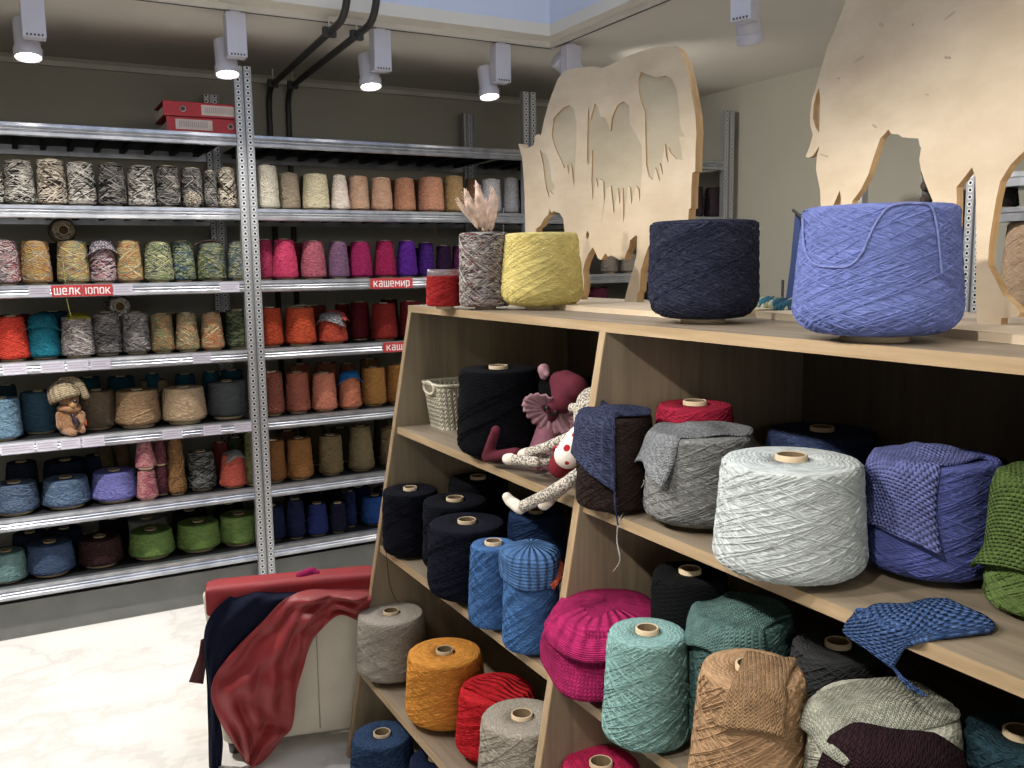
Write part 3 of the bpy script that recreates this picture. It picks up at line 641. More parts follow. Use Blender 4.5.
for b in range(3):
    y1, y0 = YD[b]-.022, YD[b+1]
    for z in UZ:
        xf = UX(z)+.004
        uadd(MB().box(xf, XB-.008, y0, y1, z-.020, z), 'shelf', M['oak_y'])
        uadd(MB().box(xf-.003, xf, y0, y1, z-.020, z), 'shelf_edging', M['oak_edge'])['label'] = 'lighter oak edge strip'
S1, S2, S3, S4 = UZ
BIG = 'large yarn cones on the wooden display unit'
HC = {}
def hero(key, xl, xr, yb, yt, z, colors, label, rt=.86, br=.68, strands=None, seg=16, bump=None, turns=.8, dyt=0, P_=None, limit=None, up=None):
    C, r, h = fit(xl, xr, yb, yt, z, rt, br)
    if limit: h = min(h, limit)
    P = cone_params(r, r*rt, h, up)
    if up is not None and r > .07: P['curl'] = .22; P['neck'] = .60
    o = yarn_cone((C.x, C.y, z), r, r*rt, h, colors, label, BIG, True, seg, None, strands, None, hash_(key), bump, turns, P)
    o.rotation_euler.z = 0; HC[key] = (o, C, P, z); print('HERO', key, [round(v, 3) for v in (C.x, C.y, r, h)]); return o
def hash_(s): return sum(ord(c)*(i+3) for i, c in enumerate(str(s)))
def hero_top(key, cx, cy, wid, z, h, colors, label, rt=.86, strands=None, seg=16, shift=(0, 0), turns=.8, X=None):
    if X is None: C, r, h = fit_top(cx, cy, wid, z, h); C.x += shift[0]; C.y += shift[1]
    else: q_ = onx(cx, cy, X); C = Vector((q_.x, q_.y, z)); h = q_.z-z; r = wid/2*depth((C.x, C.y, z+h/2))/CAM_F
    P = cone_params(r, r*rt, h); o = yarn_cone((C.x, C.y, z), r, r*rt, h, colors, label, BIG, True, seg, None, strands, None, hash_(key), None, turns, P)
    o.rotation_euler.z = 0; HC[key] = (o, C, P, z); print('HEROT', key, [round(v, 3) for v in (C.x, C.y, r, h)]); return o
# on the unit's top board
hero('red_top', 427, 462, 308, 275, ZT, 'c6292b', 'small red yarn cone at the far end of the top board', .95, seg=10, up=-.001)
hero('marl_top', 460, 511, 308.5, 232, ZT, ('b9b2aa', '2e2c32', 'd9d4cc', '8a4f48', '4b4f62', 'c6beb4'), 'multicoloured flecked yarn cone holding dried grass plumes on top board', .95, seg=9, up=-.001)
hero('yellow', 501, 583, 309, 232, ZT, 'f8e382', 'pastel yellow yarn cone on the top board', .86, up=-.001)
hero('navy_top', 649, 758, 323, 219, ZT, ('272b40', '2f344c', '22263a', '3a3f56'), 'dark navy tweed yarn cone on the top board', .97, seg=30, up=-.001)
hero('peri_top', 793, 963, 342, 202, ZT, '7484d2', 'large periwinkle blue yarn cone nearest on the top board', .90, strands=110, up=-.001)
# middle bay, upper shelf
hero('brown_up', 577, 652, 513, 408, S1, '2f2220', 'very dark brown yarn cone under a navy knitted swatch', .96)
hero('grey_up', 644, 757, 531, 423, S1, ('8b8d8b', '7a7d7c', 'a0a19e'), 'mid grey yarn cone under a grey knitted swatch', .90, strands=90, seg=60)
hero('pale_up', 714, 867, 588, 446, S1, 'cfd9d8', 'pale blue-grey yarn cone in front on the upper shelf', .90, strands=110)
hero('peri_up', 862, 1003, 585, 444, S1, '5c68bc', 'periwinkle yarn cone with a matching knitted swatch on upper shelf', .92, strands=110)
hero('green_up', 985, 1100, 622, 466, S1, '64803c', 'olive green yarn cone cut by the right picture edge, upper shelf', .90, strands=100)
hero_top('red_up', 695, 404, 84, S1, .262, 'b81e3c', 'crimson yarn cone at the back behind the grey cone', .86, 30, X=1.19)
hero_top('navy_up', 822, 430, 116, S1, .215, ('3c4c78', '32406a', '465a88'), 'slate navy yarn cone behind the pale blue-grey cone', .86, 40, 60, X=1.44)
hero_top('black_up', 955, 458, 110, S1, .205, '14151d', 'black yarn cone at the back behind the periwinkle cone', .86, 20, X=1.45)
# far bay, upper shelf
hero('black_far', 458, 541, 461, 364, S1, '0b0c14', 'large black yarn cone beside the white basket', .93, strands=20)
hero_top('black_far2', 566, 378, 60, S1, .27, '17151b', 'black yarn cone at the back behind the plush mouse', .9, 14, X=1.42)
# far bay, middle shelf
hero('nv1', 383, 440, 557, 483, S2, '0d101d', 'blackish navy yarn cone at the far end of the middle shelf', .95, strands=16)
hero('nv2', 423, 489, 575, 492, S2, '10131f', 'blackish navy yarn cone partly behind the larger navy cone', .95, strands=18)
hero('nv3', 428, 508, 604, 512, S2, '171b2c', 'large dark navy yarn cone in front on the middle shelf', .93, strands=60)
hero_top('nv4', 478, 478, 62, S2, .27, '0e1019', 'black yarn cone deep at the back of the middle shelf', .93, 12, X=1.17)
hero('blue1', 469, 520, 630, 537, S2, '4577bc', 'slim cornflower blue yarn cone with bare core on top', .86)
hero('blue2', 503, 560, 655, 549, S2, '4274b8', 'slim cornflower blue yarn cone wearing a knitted blue cap', .90)
hero_top('blue3', 536, 512, 60, S2, .245, '2c4a80', 'dark blue yarn cone at the back below the doll legs', .9, 30, X=1.22)
# far bay, lower shelf
hero('beige', 357, 428, 684, 601, S3, ('c0b6a8', 'b4aa9c', 'ccc2b4'), 'beige grey yarn cone at the far end of the lower shelf', .90, seg=60)
hero('orange', 406, 486, 731, 637, S3, 'ffa234', 'bright orange yarn cone on the lower shelf', .90)
hero('red_low', 456, 538, 765, 672, S3, 'f41e2a', 'bright red yarn cone with a red knitted swatch', .86)
hero_top('taupe', 522, 716, 92, S3, .235, ('b4aa9a', 'a69c8c', 'c2b8a8'), 'taupe yarn cone at the near end of the lower shelf', .86, None, 60)
hero_top('denim', 382, 734, 66, S4, .165, ('34507c', '2a4268', '40608e'), 'denim blue yarn cone on the bottom board of the unit', .86, None, 60)
hero_top('denim2', 436, 758, 60, S4, .16, '1c2a4c', 'dark navy yarn cone at the back of the bottom board', .86, 20, 60)
# middle bay, middle shelf
hero('magenta', 550, 660, 700, 606, S2, 'd8206e', 'magenta yarn cone under a thick magenta knitted hat', .86)
hero('teal', 603, 691, 751, 617, S2, ('90c2bc', '80b2ae', 'a0cec6'), 'sea green yarn cone with bare core, slim and tall', .86, strands=100, seg=60)
hero_top('teal_back', 741, 612, 112, S2, .235, ('56807c', '49706c', '66908a'), 'teal green yarn cone with swatch behind the tan cone', .86, None, 60)
hero_top('tan', 752, 668, 122, S2, .25, 'bf9468', 'tan brown yarn cone with a small tan swatch on top', .80, 110)
hero_top('graphite', 838, 645, 96, S2, .225, '3a3c3e', 'graphite grey yarn cone at the back of the middle shelf', .88, 50)
hero_top('cream', 885, 708, 156, S2, .235, 'c4c6b2', 'cream grey yarn cone under a cream swatch, near the right', .86, 110)
hero_top('black_mid', 690, 572, 84, S2, .27, '101116', 'black yarn cone at the back above the sea green cone', .86, 14)
hero_top('petrol', 1020, 735, 120, S2, .22, ('1f3c4a', '2a4c5a', '18303c'), 'dark petrol yarn cone at the right edge of middle shelf', .86, 40, 60)
hero_top('magenta_low', 601, 764, 92, S3, .21, 'dc1e58', 'crimson pink yarn cone on the lower shelf below sea green cone', .82)

# ================================================================= KNITTED SWATCHES
def drape(key, rel, width, s0, s1, mat, label, lat=0, thick=.0045, fray=.006, tilt=0, off=.0045, flare=.012, name='knitted_swatch', group='knitted swatches on cones', world_dir=None, tail=None):
    """a knitted rectangle lying over the top edge of a cone; rel = degrees from the direction facing the room"""
    o, C, P, z0 = HC[key]; phi = atan2(-C.y, -C.x)+radians(rel); h, Rt = P['h'], P['rt']
    st = .005; ns = max(3, int((s1-s0)/st)); nu = max(3, int(width/st)); rnd = random.Random(hash_(key))
    G = []; U = []; ph1, ph2 = rnd.uniform(0, 6), rnd.uniform(0, 6)
    for i in range(ns+1):
        row = []; ur = []
        for j in range(nu+1):
            q = i/ns; uu = (j/nu-.5)*width*(1+.05*sin(q*7+ph1))+lat; s = s0+(s1-s0)*q+.005*sin(j/nu*5+ph2)
            if tilt: s, uu = s*cos(tilt)-uu*sin(tilt), s*sin(tilt)+uu*cos(tilt)
            rho = sqrt(s*s+uu*uu); Re = Rt*.985
            if rho <= Re or s < 0: a = atan2(uu, s); r = min(rho, Re); zz = h+off+.002*sin(s*60+uu*40)+.011/(1+math.exp((rho-P['rc']*1.5)/.006))
            else:
                u2 = max(-Re*.98, min(Re*.98, uu)); se = sqrt(Re*Re-u2*u2); ex = s-se; a = atan2(u2, se)
                zz = h-ex*.97+off*max(0, 1-ex/.02); drop = min(1, ex/.02)
                r = Re+(r_at(P, max(.01, zz))-Re)*1+off*drop+flare*(max(0, q-.75)/.25)**2*(1+.5*cos(j/nu*2*pi))+.0015*sin(uu*90+ph1)
                r = max(r, r_at(P, max(.01, zz))+off*drop)
            row.append((r*cos(phi+a), r*sin(phi+a), zz)); ur.append((uu, s))
        G.append(row); U.append(ur)
    ob = MB().grid(G, U).build(name, mat, None, True, (C.x, C.y, z0)); solid(ob, thick, 1 if False else 0)
    m = ob.modifiers.new('soften', 'SMOOTH'); m.iterations = 3; m.factor = .5
    tag(ob, label, 'knitted swatch', group)
    if tail:
        p0 = Vector(G[-1][0 if tail < 0 else -1]); out = Vector((p0.x, p0.y, 0)).normalized()
        pts = [p0, p0+out*.012+Vector((0, 0, -.02)), p0+out*.010+Vector((.004, 0, -.045)), p0+out*.014+Vector((.008, 0, -.062))]
        MB().tube(smooth_path(pts, 4), .0018, 6).build('yarn_tail', mat, ob, True)
    return ob
drape('brown_up', -78, .155, -.10, .150, knit_mat('333b60', '4c557a', .0075, .006), 'navy marled knitted swatch draped over the dark brown cone', fray=.01, tail=1, flare=.012)
drape('grey_up', -74, .135, -.13, .150, knit_mat('8f959b', 'a9adb1'), 'light grey knitted swatch draped over the grey cone', tail=None, flare=.02)
drape('peri_up', -38, .125, -.03, .190, knit_mat('7480cc', None, .0065, .0055, 'garter'), 'periwinkle knitted swatch hanging down the periwinkle cone', tail=None)
drape('green_up', -28, .12, -.03, .175, knit_mat('607f38', None, .0065, .0055, 'garter'), 'olive green knitted swatch hanging on the green cone')
drape('red_low', 48, .12, -.06, .130, knit_mat('f01c28', None, .0085, .006, 'rib'), 'bright red ribbed swatch folded over the red cone')
drape('tan', 2, .072, -.045, .120, knit_mat('bc9064', None, .006, .0052), 'small tan swatch hanging over the tan cone', lat=.022, tilt=-.22, tail=None)
drape('cream', -15, .13, -.10, .115, knit_mat('c0c2ae', None, .006, .005), 'cream grey swatch laid over the cream grey cone', tilt=-.6, tail=1)
drape('teal_back', -40, .15, -.08, .13, knit_mat('6a9690', None, .0065, .0055), 'teal green swatch laid over the teal cone')
drape('cream', 12, .150, .078, .215, knit_mat('341e26', None), 'dark maroon knitted piece hanging against the front of the cream grey cone', off=.014)
# blue cap and coral swatch on the slim blue cone
drape('blue2', 115, .115, -.05, .075, knit_mat('d2583e', None, .0065, .005), 'coral swatch tucked under the blue knitted cap', off=.003)
def knit_cap(key, zlow, grow, mat, label, name='beanie_hat', cat='knitted hat', tiltx=0, lift=.012, cuff=True, a0=0, fold=.006):
    o, C, P, z0 = HC[key]; h = P['h']; n = 72; prof = []
    for i in range(16):
        z = zlow+(h+lift*.3-zlow)*i/15; prof.append((r_at(P, min(z, h*.95))+grow*(1 if i else .7), z))
    Rt = prof[-1][0]
    for i in range(1, 9): a = pi/2*i/8; prof.append((max(.001, Rt*(1-.22*sin(a)) if i < 4 else Rt*(1-.22*sin(pi/2*3/8))*(1-(i-3)/5)+.0005), h+lift*.3+lift*sin(a)))
    mb = MB(); vs = []
    for r, z in prof:
        for j in range(n):
            a = 2*pi*j/n; rr = r+fold*.4*sin(a*5+z*40)+fold*.3*sin(a*3-z*60); t = tiltx*(sin(a-a0))
            vs.append((rr*cos(a), rr*sin(a), z+t*(1-.6*(z-zlow)/(h-zlow))))
    fs = []; uv = []
    for i in range(len(prof)-1):
        for j in range(n):
            k = (j+1) % n; fs.append((i*n+j, i*n+k, (i+1)*n+k, (i+1)*n+j)); c = 2*pi*Rt/n
            uv.append([(c*j, prof[i][1]), (c*(j+1), prof[i][1]), (c*(j+1), prof[i+1][1]), (c*j, prof[i+1][1])])
    mb.add(vs, fs, 0, uv); ob = mb.build(name, mat, None, True, (C.x, C.y, z0)); solid(ob, .004, 1); tag(ob, label, cat); return ob
knit_cap('blue2', HC['blue2'][2]['h']*.80, .006, knit_mat('4a78b8', None, .009, .006, 'rib'), 'cornflower blue knitted cap over the slim blue cone', tiltx=.012, lift=.02)
mc = knit_cap('magenta', HC['magenta'][2]['h']*.40, .020, knit_mat('d62270', None, .0068, .0055), 'thick magenta knitted hat pulled over the magenta cone', 'winter_hat', 'knitted hat', tiltx=-.025, lift=.035, a0=2.2, fold=.014)
o_, C_, P_, z_ = HC['magenta']; phi = atan2(-C_.y, -C_.x)
G = []; U = []
for i in range(19):
    row = []; ur = []
    for j in range(31):
        a = radians(-58+100*j/30); q = i/18
        if q < .55: r = P_['rt']*(.45+.62*q/.55)+.012; z = P_['h']+.044-.008*(q/.55)**3
        else: k = (q-.55)/.45; r = P_['rt']*1.07+.012+.026*sin(k*pi*.55); z = P_['h']+.036-.040*k-.016*sin(j/30*pi)
        row.append((r*cos(phi+a), r*sin(phi+a), z+.004*sin(a*4))); ur.append((a*P_['rt'], q*.14))
    G.append(row); U.append(ur)
cf = MB().grid(G, U).build('ribbed_cuff', knit_mat('d62270', None, .010, .0055, 'rib'), mc, True); solid(cf, .006, 1)
# blue garter swatch over the shelf edge
rows = [[(858, 610), (880, 605), (905, 605), (928, 600), (948, 600)], [(849, 620), (871, 616), (899, 614), (931, 608), (965, 608)],
        [(845, 633), (869, 631), (901, 626), (937, 621), (985, 617)], [(866, 648), (885, 646), (908, 639), (935, 634), (995, 626)],
        [(893, 668), (898, 659), (906, 648), (925, 640), (990, 631)]]
xe = UX(S1)+.001
def onshelf(p):
    A = onz(p[0], p[1], S1+.007)
    return A if A.x > xe+.006 else onx(p[0], p[1], xe-.004)
S = cr_surface([[onshelf(p) for p in r] for r in rows], 7)
U = [[(j*.0055, i*.0048) for j in range(len(S[0]))] for i in range(len(S))]
bs = MB().grid(S, U).build('knitted_swatch', knit_mat('3f68b4', '5c82c8', .0095, .008, 'garter', .005), None, True); solid(bs, .006, 0)
tag(bs, 'bright blue garter-stitch swatch hanging over the upper shelf edge', 'knitted swatch')
p0 = onx(893, 667, xe-.006)
for k, (a, b_) in enumerate(((905, 680), (922, 697))): pass
MB().tube(smooth_path([p0, onx(903, 678, xe-.010), onx(914, 687, xe-.012), onx(926, 696, xe-.012)], 4), .0017, 6).build('yarn_tail', knit_mat('3f68b4', '5c82c8', .0095, .008, 'garter', .005), bs, True)
MB().tube(smooth_path([p0, onx(900, 678, xe-.013), onx(910, 688, xe-.013), onx(921, 694, xe-.013)], 4), .0017, 6).build('yarn_tail', knit_mat('3f68b4', '5c82c8', .0095, .008, 'garter', .005), bs, True)

HC.update(RC)
def surf(key, pts, off=.0022):
    """points (degrees from the room direction, height fraction) on a cone's surface"""
    o, C, P, z0 = HC[key]; phi = atan2(-C.y, -C.x); out = []
    for a, q in pts: z = P['h']*q; r = r_at(P, z)+off; out.append((C.x+r*cos(phi+radians(a)), C.y+r*sin(phi+radians(a)), z0+z))
    return out
# loose strands (parts of the cones they come from)
def strand(key, pts, col, r=.0012):
    o, C, P, z0 = HC[key]; q = [Vector(p)-Vector((C.x, C.y, z0)) for p in pts]
    MB().tube(smooth_path(q, 6), r, 6).build('loose_yarn_end', yarn_mat(col, .0002), o, True)
o, C, P, z0 = HC['grey_up']
strand('grey_up', surf('grey_up', [(-84, .46), (-90, .40)], .004)+[onx(634, 499, 1.045), onx(620, 519, UX(S1)-.004), onx(617, 540, UX(S1)-.006), onx(620, 560, UX(S1)-.004), onx(613, 572, UX(S1)+.01)], 'b9bcbd')
strand('peri_top', surf('peri_top', [(-72, .93), (-66, .78), (-58, .66), (-46, .58), (-30, .56), (-18, .57), (-10, .66), (-4, .82), (4, .95), (12, .985), (24, .99), (36, .97), (41, .84), (43, .68), (45, .50)], .003), '7e8cd4', .0019)
strand('pale_up', surf('pale_up', [(20, .97), (40, .90), (58, .80), (78, .74)], .003), 'c4cecb', .0013)
strand('nv1', [onx(386, 546, UX(S2)-.003), onx(387, 560, UX(S2)-.006), onx(390, 585, UX(.55)), onx(395, 598, UX(.5)+.02), onx(399, 603, UX(.5)+.04)], '1c1d26', .0009)
MB_ = MB()

def rst(key, px, col, Y=PY-.013, r=.0013): strand(key, [ony(a, b_, Y) for a, b_ in px], col, r)
rst((0, 2, 59), [(66, 262), (68, 280), (70, 300), (74, 316)], 'b8b04c')
rst((1, 2, 301), [(299, 262), (306, 277), (311, 305), (314, 325), (317, 343)], 'a04a58')
rst((0, 3, 29), [(37, 330), (36, 345), (39, 362), (39, 385)], '6fa0ac', r=.0009)
rst((1, 1, 443), [(456, 205), (457, 222), (458, 243)], 'c2a070')
rst((1, 1, 443), [(459, 205), (460, 218), (461, 233)], 'b89868')
rst((1, 1, 503), [(511, 208), (511, 222), (511, 235)], 'c8c6c8')
rst((1, 3, 285), [(277, 345), (276, 352), (280, 360), (277, 364)], 'd0503c')
rst((1, 6, 361), [(368, 532), (369, 545), (368, 560), (370, 578)], '2a5cb0')
# ---- plastic rim on the small red cone
o, C, P, z0 = HC['red_top']
t = NT('clear_plastic_cap', .15); t.flat('b9b2b6'); t.b.inputs['Transmission Weight'].default_value = .75
MB().lathe([(P['rt']*.98, P['h']-.004), (P['rt']*1.0, P['h']+.003), (P['rt']*1.0, P['h']+.016), (P['rt']*.97, P['h']+.016), (P['rt']*.96, P['h']+.004)], 32).build('clear_rim', t.mat, o, True)['label'] = 'clear plastic rim'
# ---- dried grass plumes standing in the flecked cone
o, C, P, z0 = HC['marl_top']
Yp = C.y
M['plume'] = plain('dry_plume', 'dcc3b2', .95, var=.15, nscale=60)
for i, (bx, by, tx, ty, w_) in enumerate([(478, 229, 456, 197, .007), (481, 228, 463, 188, .014), (486, 232, 475, 180, .014), (491, 232, 493, 186, .015), (485, 232, 487, 198, .012)]):
    A, B = ony(bx, by, Yp-.02+.01*i), ony(tx, ty, Yp-.02+.01*i); root = Vector((C.x+.006*(i-2), C.y, z0+P['h']+.002))
    r = empty('dried_grass_plume', root)
    tag(r, 'pinkish cream dried grass plume, %s from left in the flecked cone' % ORD[i], 'dried plume', 'dried grass plumes in the flecked cone')
    MB().tube(smooth_path([Vector((0, 0, -.02)), (A-root)*.6, A-root, (A-root).lerp(B-root, .5)], 4), .0012, 6).build('stem', plain('dry_stem', '7a6a58', .8), r, True)
    pts = [A.lerp(B, k/12)-root+Vector((.003*sin(k*.6+i), 0, 0)) for k in range(13)]; rs = [max(.0006, w_*sin(pi*(k/12)**.8)**.7) for k in range(13)]
    mb = MB().tube(pts, rs, 12); rn = random.Random(i)
    for k in range(90):
        q = rn.uniform(.05, .95); c_ = pts[int(q*12)]; a = rn.uniform(0, 6.28); R_ = rs[int(q*12)]
        d = (B-A).normalized(); e = Vector((cos(a), sin(a), 0)); mb.tube([c_+e*R_*.7, c_+e*(R_+.003)+d*.010], [.0008, .0003], 4)
    mb.build('plume', M['plume'], r, True)

# small swatches lying on cones of the metal rack
HC.update(RC)
RG = 'small swatches on the rack cones'
def rdr(key, rel, w_, s0, s1, mat, label, **k): return drape(key, rel, w_, s0, s1, mat, label, group=RG, thick=.004, **k)
rdr((0, 3, 63), 15, .075, -.035, .058, knit_mat('a99a1c'), 'small mustard yellow swatch on a beige marled cone, fourth shelf')
rdr((0, 3, 29), -10, .10, -.045, .085, knit_mat('1a7f98'), 'teal swatch folded over the teal cone, fourth shelf')
rdr((0, 2, 91), 12, .115, -.05, .075, knit_mat('cdb9b4', '3c4a6c', .009, .008), 'pink, white and navy fringed swatch on a marled cone, third shelf', flare=.02)
rdr((0, 2, 198), -5, .11, -.05, .028, knit_mat('cba698', 'a88a80', .009, .008), 'pale pink swatch on top of a dark green marled cone, third shelf')
rdr((1, 3, 285), 25, .10, -.05, .030, knit_mat('d9cbb0'), 'cream swatch on top of the bright orange cone, fourth shelf')
rdr((1, 3, 318), -18, .105, -.045, .085, knit_mat('b9b6b4', '54565c', .011, .010), 'white and grey crochet swatch on the orange red cone, fourth shelf')
rdr((1, 3, 318), 75, .06, -.02, .085, knit_mat('d84a4c'), 'coral pink swatch beside the crochet swatch, fourth shelf', off=.009)
rdr((1, 4, 339), 8, .11, -.05, .060, knit_mat('1670c0'), 'bright blue swatch on the salmon orange cone, fifth shelf')
rdr((0, 5, 220), 40, .08, -.04, .055, knit_mat('8d8c86'), 'grey swatch on the coral red cone, sixth shelf')
# ================================================================= BASKET
C = onz(440, 429, S1); C = Vector((C.x+.035, C.y+.03, S1))
C0, C1 = onz(424, 424, S1), onz(467, 436, S1)
bk = empty('plastic_basket', (1.18, 2.452, S1)); tag(bk, 'small cream woven-look plastic basket with a handle hole', 'basket')
def rrect(a, b_, r, n=6):
    out = []
    for cx, cy, s in ((a-r, b_-r, 0), (-a+r, b_-r, pi/2), (-a+r, -b_+r, pi), (a-r, -b_+r, 1.5*pi)):
        for i in range(n+1): t_ = s+pi/2*i/n; out.append((cx+r*cos(t_), cy+r*sin(t_)))
    return out
t = NT('woven_plastic', .5); u, v = t.uv(); t.flat('cfc9b4')
tri = t.m('ABSOLUTE', t.m('SUBTRACT', t.m('MULTIPLY', t.m('FRACT', t.m('DIVIDE', u, .016)), 2), 1))
hh = t.m('SINE', t.m('MULTIPLY', t.m('FRACT', t.m('ADD', t.m('DIVIDE', v, .013), t.m('MULTIPLY', tri, .7))), pi)); t.bump(t.m('MULTIPLY', hh, t.m('SUBTRACT', 1.05, t.m('POWER', tri, 4))), .006)
BH, BA, BB = .135, .125, .078
prev = None; vs = []; fs = []; uv = []; N = len(rrect(1, 1, .1))
for i in range(9):
    q = i/8; k = .86+.14*q; P2 = rrect(BA*k, BB*k, .035)
    hz = BH*q
    for (x, y) in P2: vs.append((x, y, hz+(.014*max(0, 1-abs(y)/.045) if i == 8 and abs(x) > BA*.9 else 0)))
L = [0]; P2 = rrect(BA, BB, .035)
for i in range(N): L.append(L[-1]+math.dist(P2[i], P2[(i+1) % N]))
for i in range(8):
    for j in range(N): k = (j+1) % N; fs.append((i*N+j, i*N+k, (i+1)*N+k, (i+1)*N+j)); uv.append([(L[j], i*BH/8), (L[j+1], i*BH/8), (L[j+1], (i+1)*BH/8), (L[j], (i+1)*BH/8)])
fs.append(tuple(range(N))); uv.append([(0, 0)]*N)
sh = MB().add(vs, fs, 0, uv).build('woven_shell', t.mat, bk, True); solid(sh, .004, -1)
rim = [Vector((x*1.0, y*1.0, BH+(.014*max(0, 1-abs(y)/.045) if abs(x) > BA*.9 else 0))) for x, y in P2]; rim.append(rim[0])
MB().tube(rim, .0045, 8).build('rim', plain('cream_plastic', 'cfc9b4', .5), bk, True)
for s in (-1, 1):
    MB().tube([(s*(BA+.002), .038*cos(a), BH-.012+.018*sin(a)) for a in [2*pi*i/24 for i in range(25)]], .0045, 8).build('handle', plain('cream_plastic', 'cfc9b4', .5), bk, True)
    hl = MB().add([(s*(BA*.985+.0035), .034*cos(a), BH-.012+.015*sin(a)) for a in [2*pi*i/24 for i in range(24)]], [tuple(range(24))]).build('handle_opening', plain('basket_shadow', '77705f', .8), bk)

# ================================================================= PLUSH MOUSE
X_ = 1.10
def pv(px, py, X): return onx(px, py, X)
mo = empty('plush_mouse', (1.12, 1.86, S1)); tag(mo, 'maroon plush mouse in a dusty pink dress and ruffle sitting on the shelf', 'plush toy')
base = Vector(mo.location)
L_ = lambda px, py, X: pv(px, py, X)-base
M['maroon'] = plain('maroon_velvet', '5c2834', .9, var=.12, nscale=30); M['pink'] = plain('dusty_pink_cotton', '8f6270', .9, var=.12, nscale=40)
M['pinkl'] = plain('light_pink_ruffle', 'ab8590', .9, var=.08, nscale=60)
hx = 1.10
blob('body', [(L_(545, 462, 1.12), .040, L_(551, 428, 1.12), .030), (L_(551, 428, 1.12), .018, L_(556, 408, hx), .022),
              (L_(568, 396, hx), .040, L_(560, 382, hx), .026), (L_(566, 400, hx), .036, L_(552, 408, hx-.03), .016), (L_(576, 388, hx), .030, L_(566, 380, hx), .024),
              (L_(540, 458, 1.05), .018, L_(514, 453, .985), .0135), (L_(516, 453, .985), .0135, L_(488, 457, .962), .0135), (L_(487, 457, .962), .0140, L_(496, 430, .958), .0115),
              (L_(530, 424, 1.10), .009, L_(516, 446, 1.06), .009), (L_(538, 424, 1.11), .010, L_(530, 424, 1.10), .009)], M['maroon'], mo, .0035, 5)
blob('dress', [(L_(544, 460, 1.10), .046, L_(550, 430, 1.115), .034), (L_(538, 463, 1.08), .034, L_(548, 462, 1.08), .036)], M['pink'], mo, .004, 3)
mb = MB(); c0 = L_(551, 411, 1.085); G = []; ax = (L_(562, 396, hx+.03)-L_(544, 424, 1.06)).normalized(); e1 = ax.cross(Vector((0, 0, 1))).normalized(); e2 = ax.cross(e1)
for i in range(7):
    row = []
    for j in range(97):
        a = 2*pi*j/96; r = .020+.047*i/6; row.append(c0+(e1*cos(a)*1.05+e2*sin(a))*r-ax*(.002*i+.0035*sin(a*20)*(i/6)))
    G.append(row)
solid(mb.grid(G).build('ruffle', M['pinkl'], mo, True), .0015)
blob('ear', [(L_(547, 374, hx), .008, L_(544, 370, hx), .016), (L_(544, 371, hx), .016, L_(544, 376, hx), .010)], M['pinkl'], mo, .003, 2)
MB().tube([L_(547, 408, hx-.045), L_(547.5, 408, hx-.049)], .005, 10).build('nose', plain('black_button', '1a1216', .4), mo, True)
blob('neck_bow', [(L_(551, 413, hx-.03), .008, L_(556, 412, hx-.03), .006)], plain('dark_ribbon', '20161a', .7), mo, .0025, 2)

# ================================================================= KNITTED DOLL (arms and legs hanging over the shelf edge)
do = empty('knitted_doll', (1.03, 1.62, S1)); tag(do, 'grey flecked knitted doll with white feet dangling over shelf edge', 'doll'); base = Vector(do.location)
t = NT('flecked_grey_wool', .95); tc = t.n('ShaderNodeTexCoord'); f = t.noise(tc.outputs['Object'], 260, 2); t.color(t.ramp(f, [(.44, '6b6560'), (.50, 'b9b1a5'), (.58, 'd6cfc2')])); t.bump(f, .003); M['fleck'] = t.mat
M['sockwhite'] = plain('white_wool', 'ddd5c8', .95, var=.05, nscale=80)
bod = blob('body', [(L_(585, 455, 1.07), .040, L_(590, 430, 1.09), .03), (L_(573, 436, 1.02), .0130, L_(545, 448, .99), .0125), (L_(545, 448, .99), .0125, L_(525, 454, .985), .0125),
              (L_(560, 458, 1.02), .0125, L_(535, 462, .995), .0125), (L_(535, 462, .970), .0125, L_(510, 459, .945), .012),
              (L_(588, 468, 1.0), .016, L_(570, 481, .955), .0140), (L_(570, 481, .955), .0140, L_(547, 495, .945), .0135), (L_(547, 495, .945), .0135, L_(524, 506, .935), .0135),
              (L_(592, 470, 1.0), .016, L_(574, 477, .965), .0135), (L_(574, 477, .965), .0135, L_(550, 498, .955), .0135),
              (L_(592, 418, 1.08), .042, L_(594, 405, 1.08), .040), (L_(580, 408, 1.06), .010, L_(573, 408, 1.06), .012)], M['fleck'], do, .003, 4)
blob('hand', [(L_(527, 453.5, .985), .0140, L_(523, 455, .984), .0138)], M['sockwhite'], do, .003, 3)['label'] = 'white hand'
blob('hand', [(L_(511, 459, .945), .0136, L_(507.5, 459, .943), .0130)], M['sockwhite'], do, .003, 3)['label'] = 'white hand'
blob('foot', [(L_(520, 508, .9335), .0145, L_(510, 501, .925), .0125), (L_(510, 501, .925), .0125, L_(507, 497, .92), .011)], M['sockwhite'], do, .003, 3)['label'] = 'white foot'
blob('foot', [(L_(548, 500, .9535), .0148, L_(544, 503.5, .95), .0150)], M['sockwhite'], do, .003, 3)['label'] = 'white foot'
t = NT('white_cloth_red_hearts', .9); tc = t.n('ShaderNodeTexCoord'); vo = t.n('ShaderNodeTexVoronoi'); vo.inputs['Scale'].default_value = 42; vo.inputs['Randomness'].default_value = .35; t.link(tc.outputs['Object'], vo.inputs['Vector'])
t.color(t.ramp(vo.outputs['Distance'], [(0, 'a8242e'), (.30, 'a8242e'), (.34, 'efe4dc'), (1, 'efe4dc')])); t.b.inputs['Roughness'].default_value = .9
blob('dress', [(L_(568, 455, 1.00), .030, L_(582, 440, 1.03), .034)], t.mat, do, .003, 2)['label'] = 'white dress with red hearts'
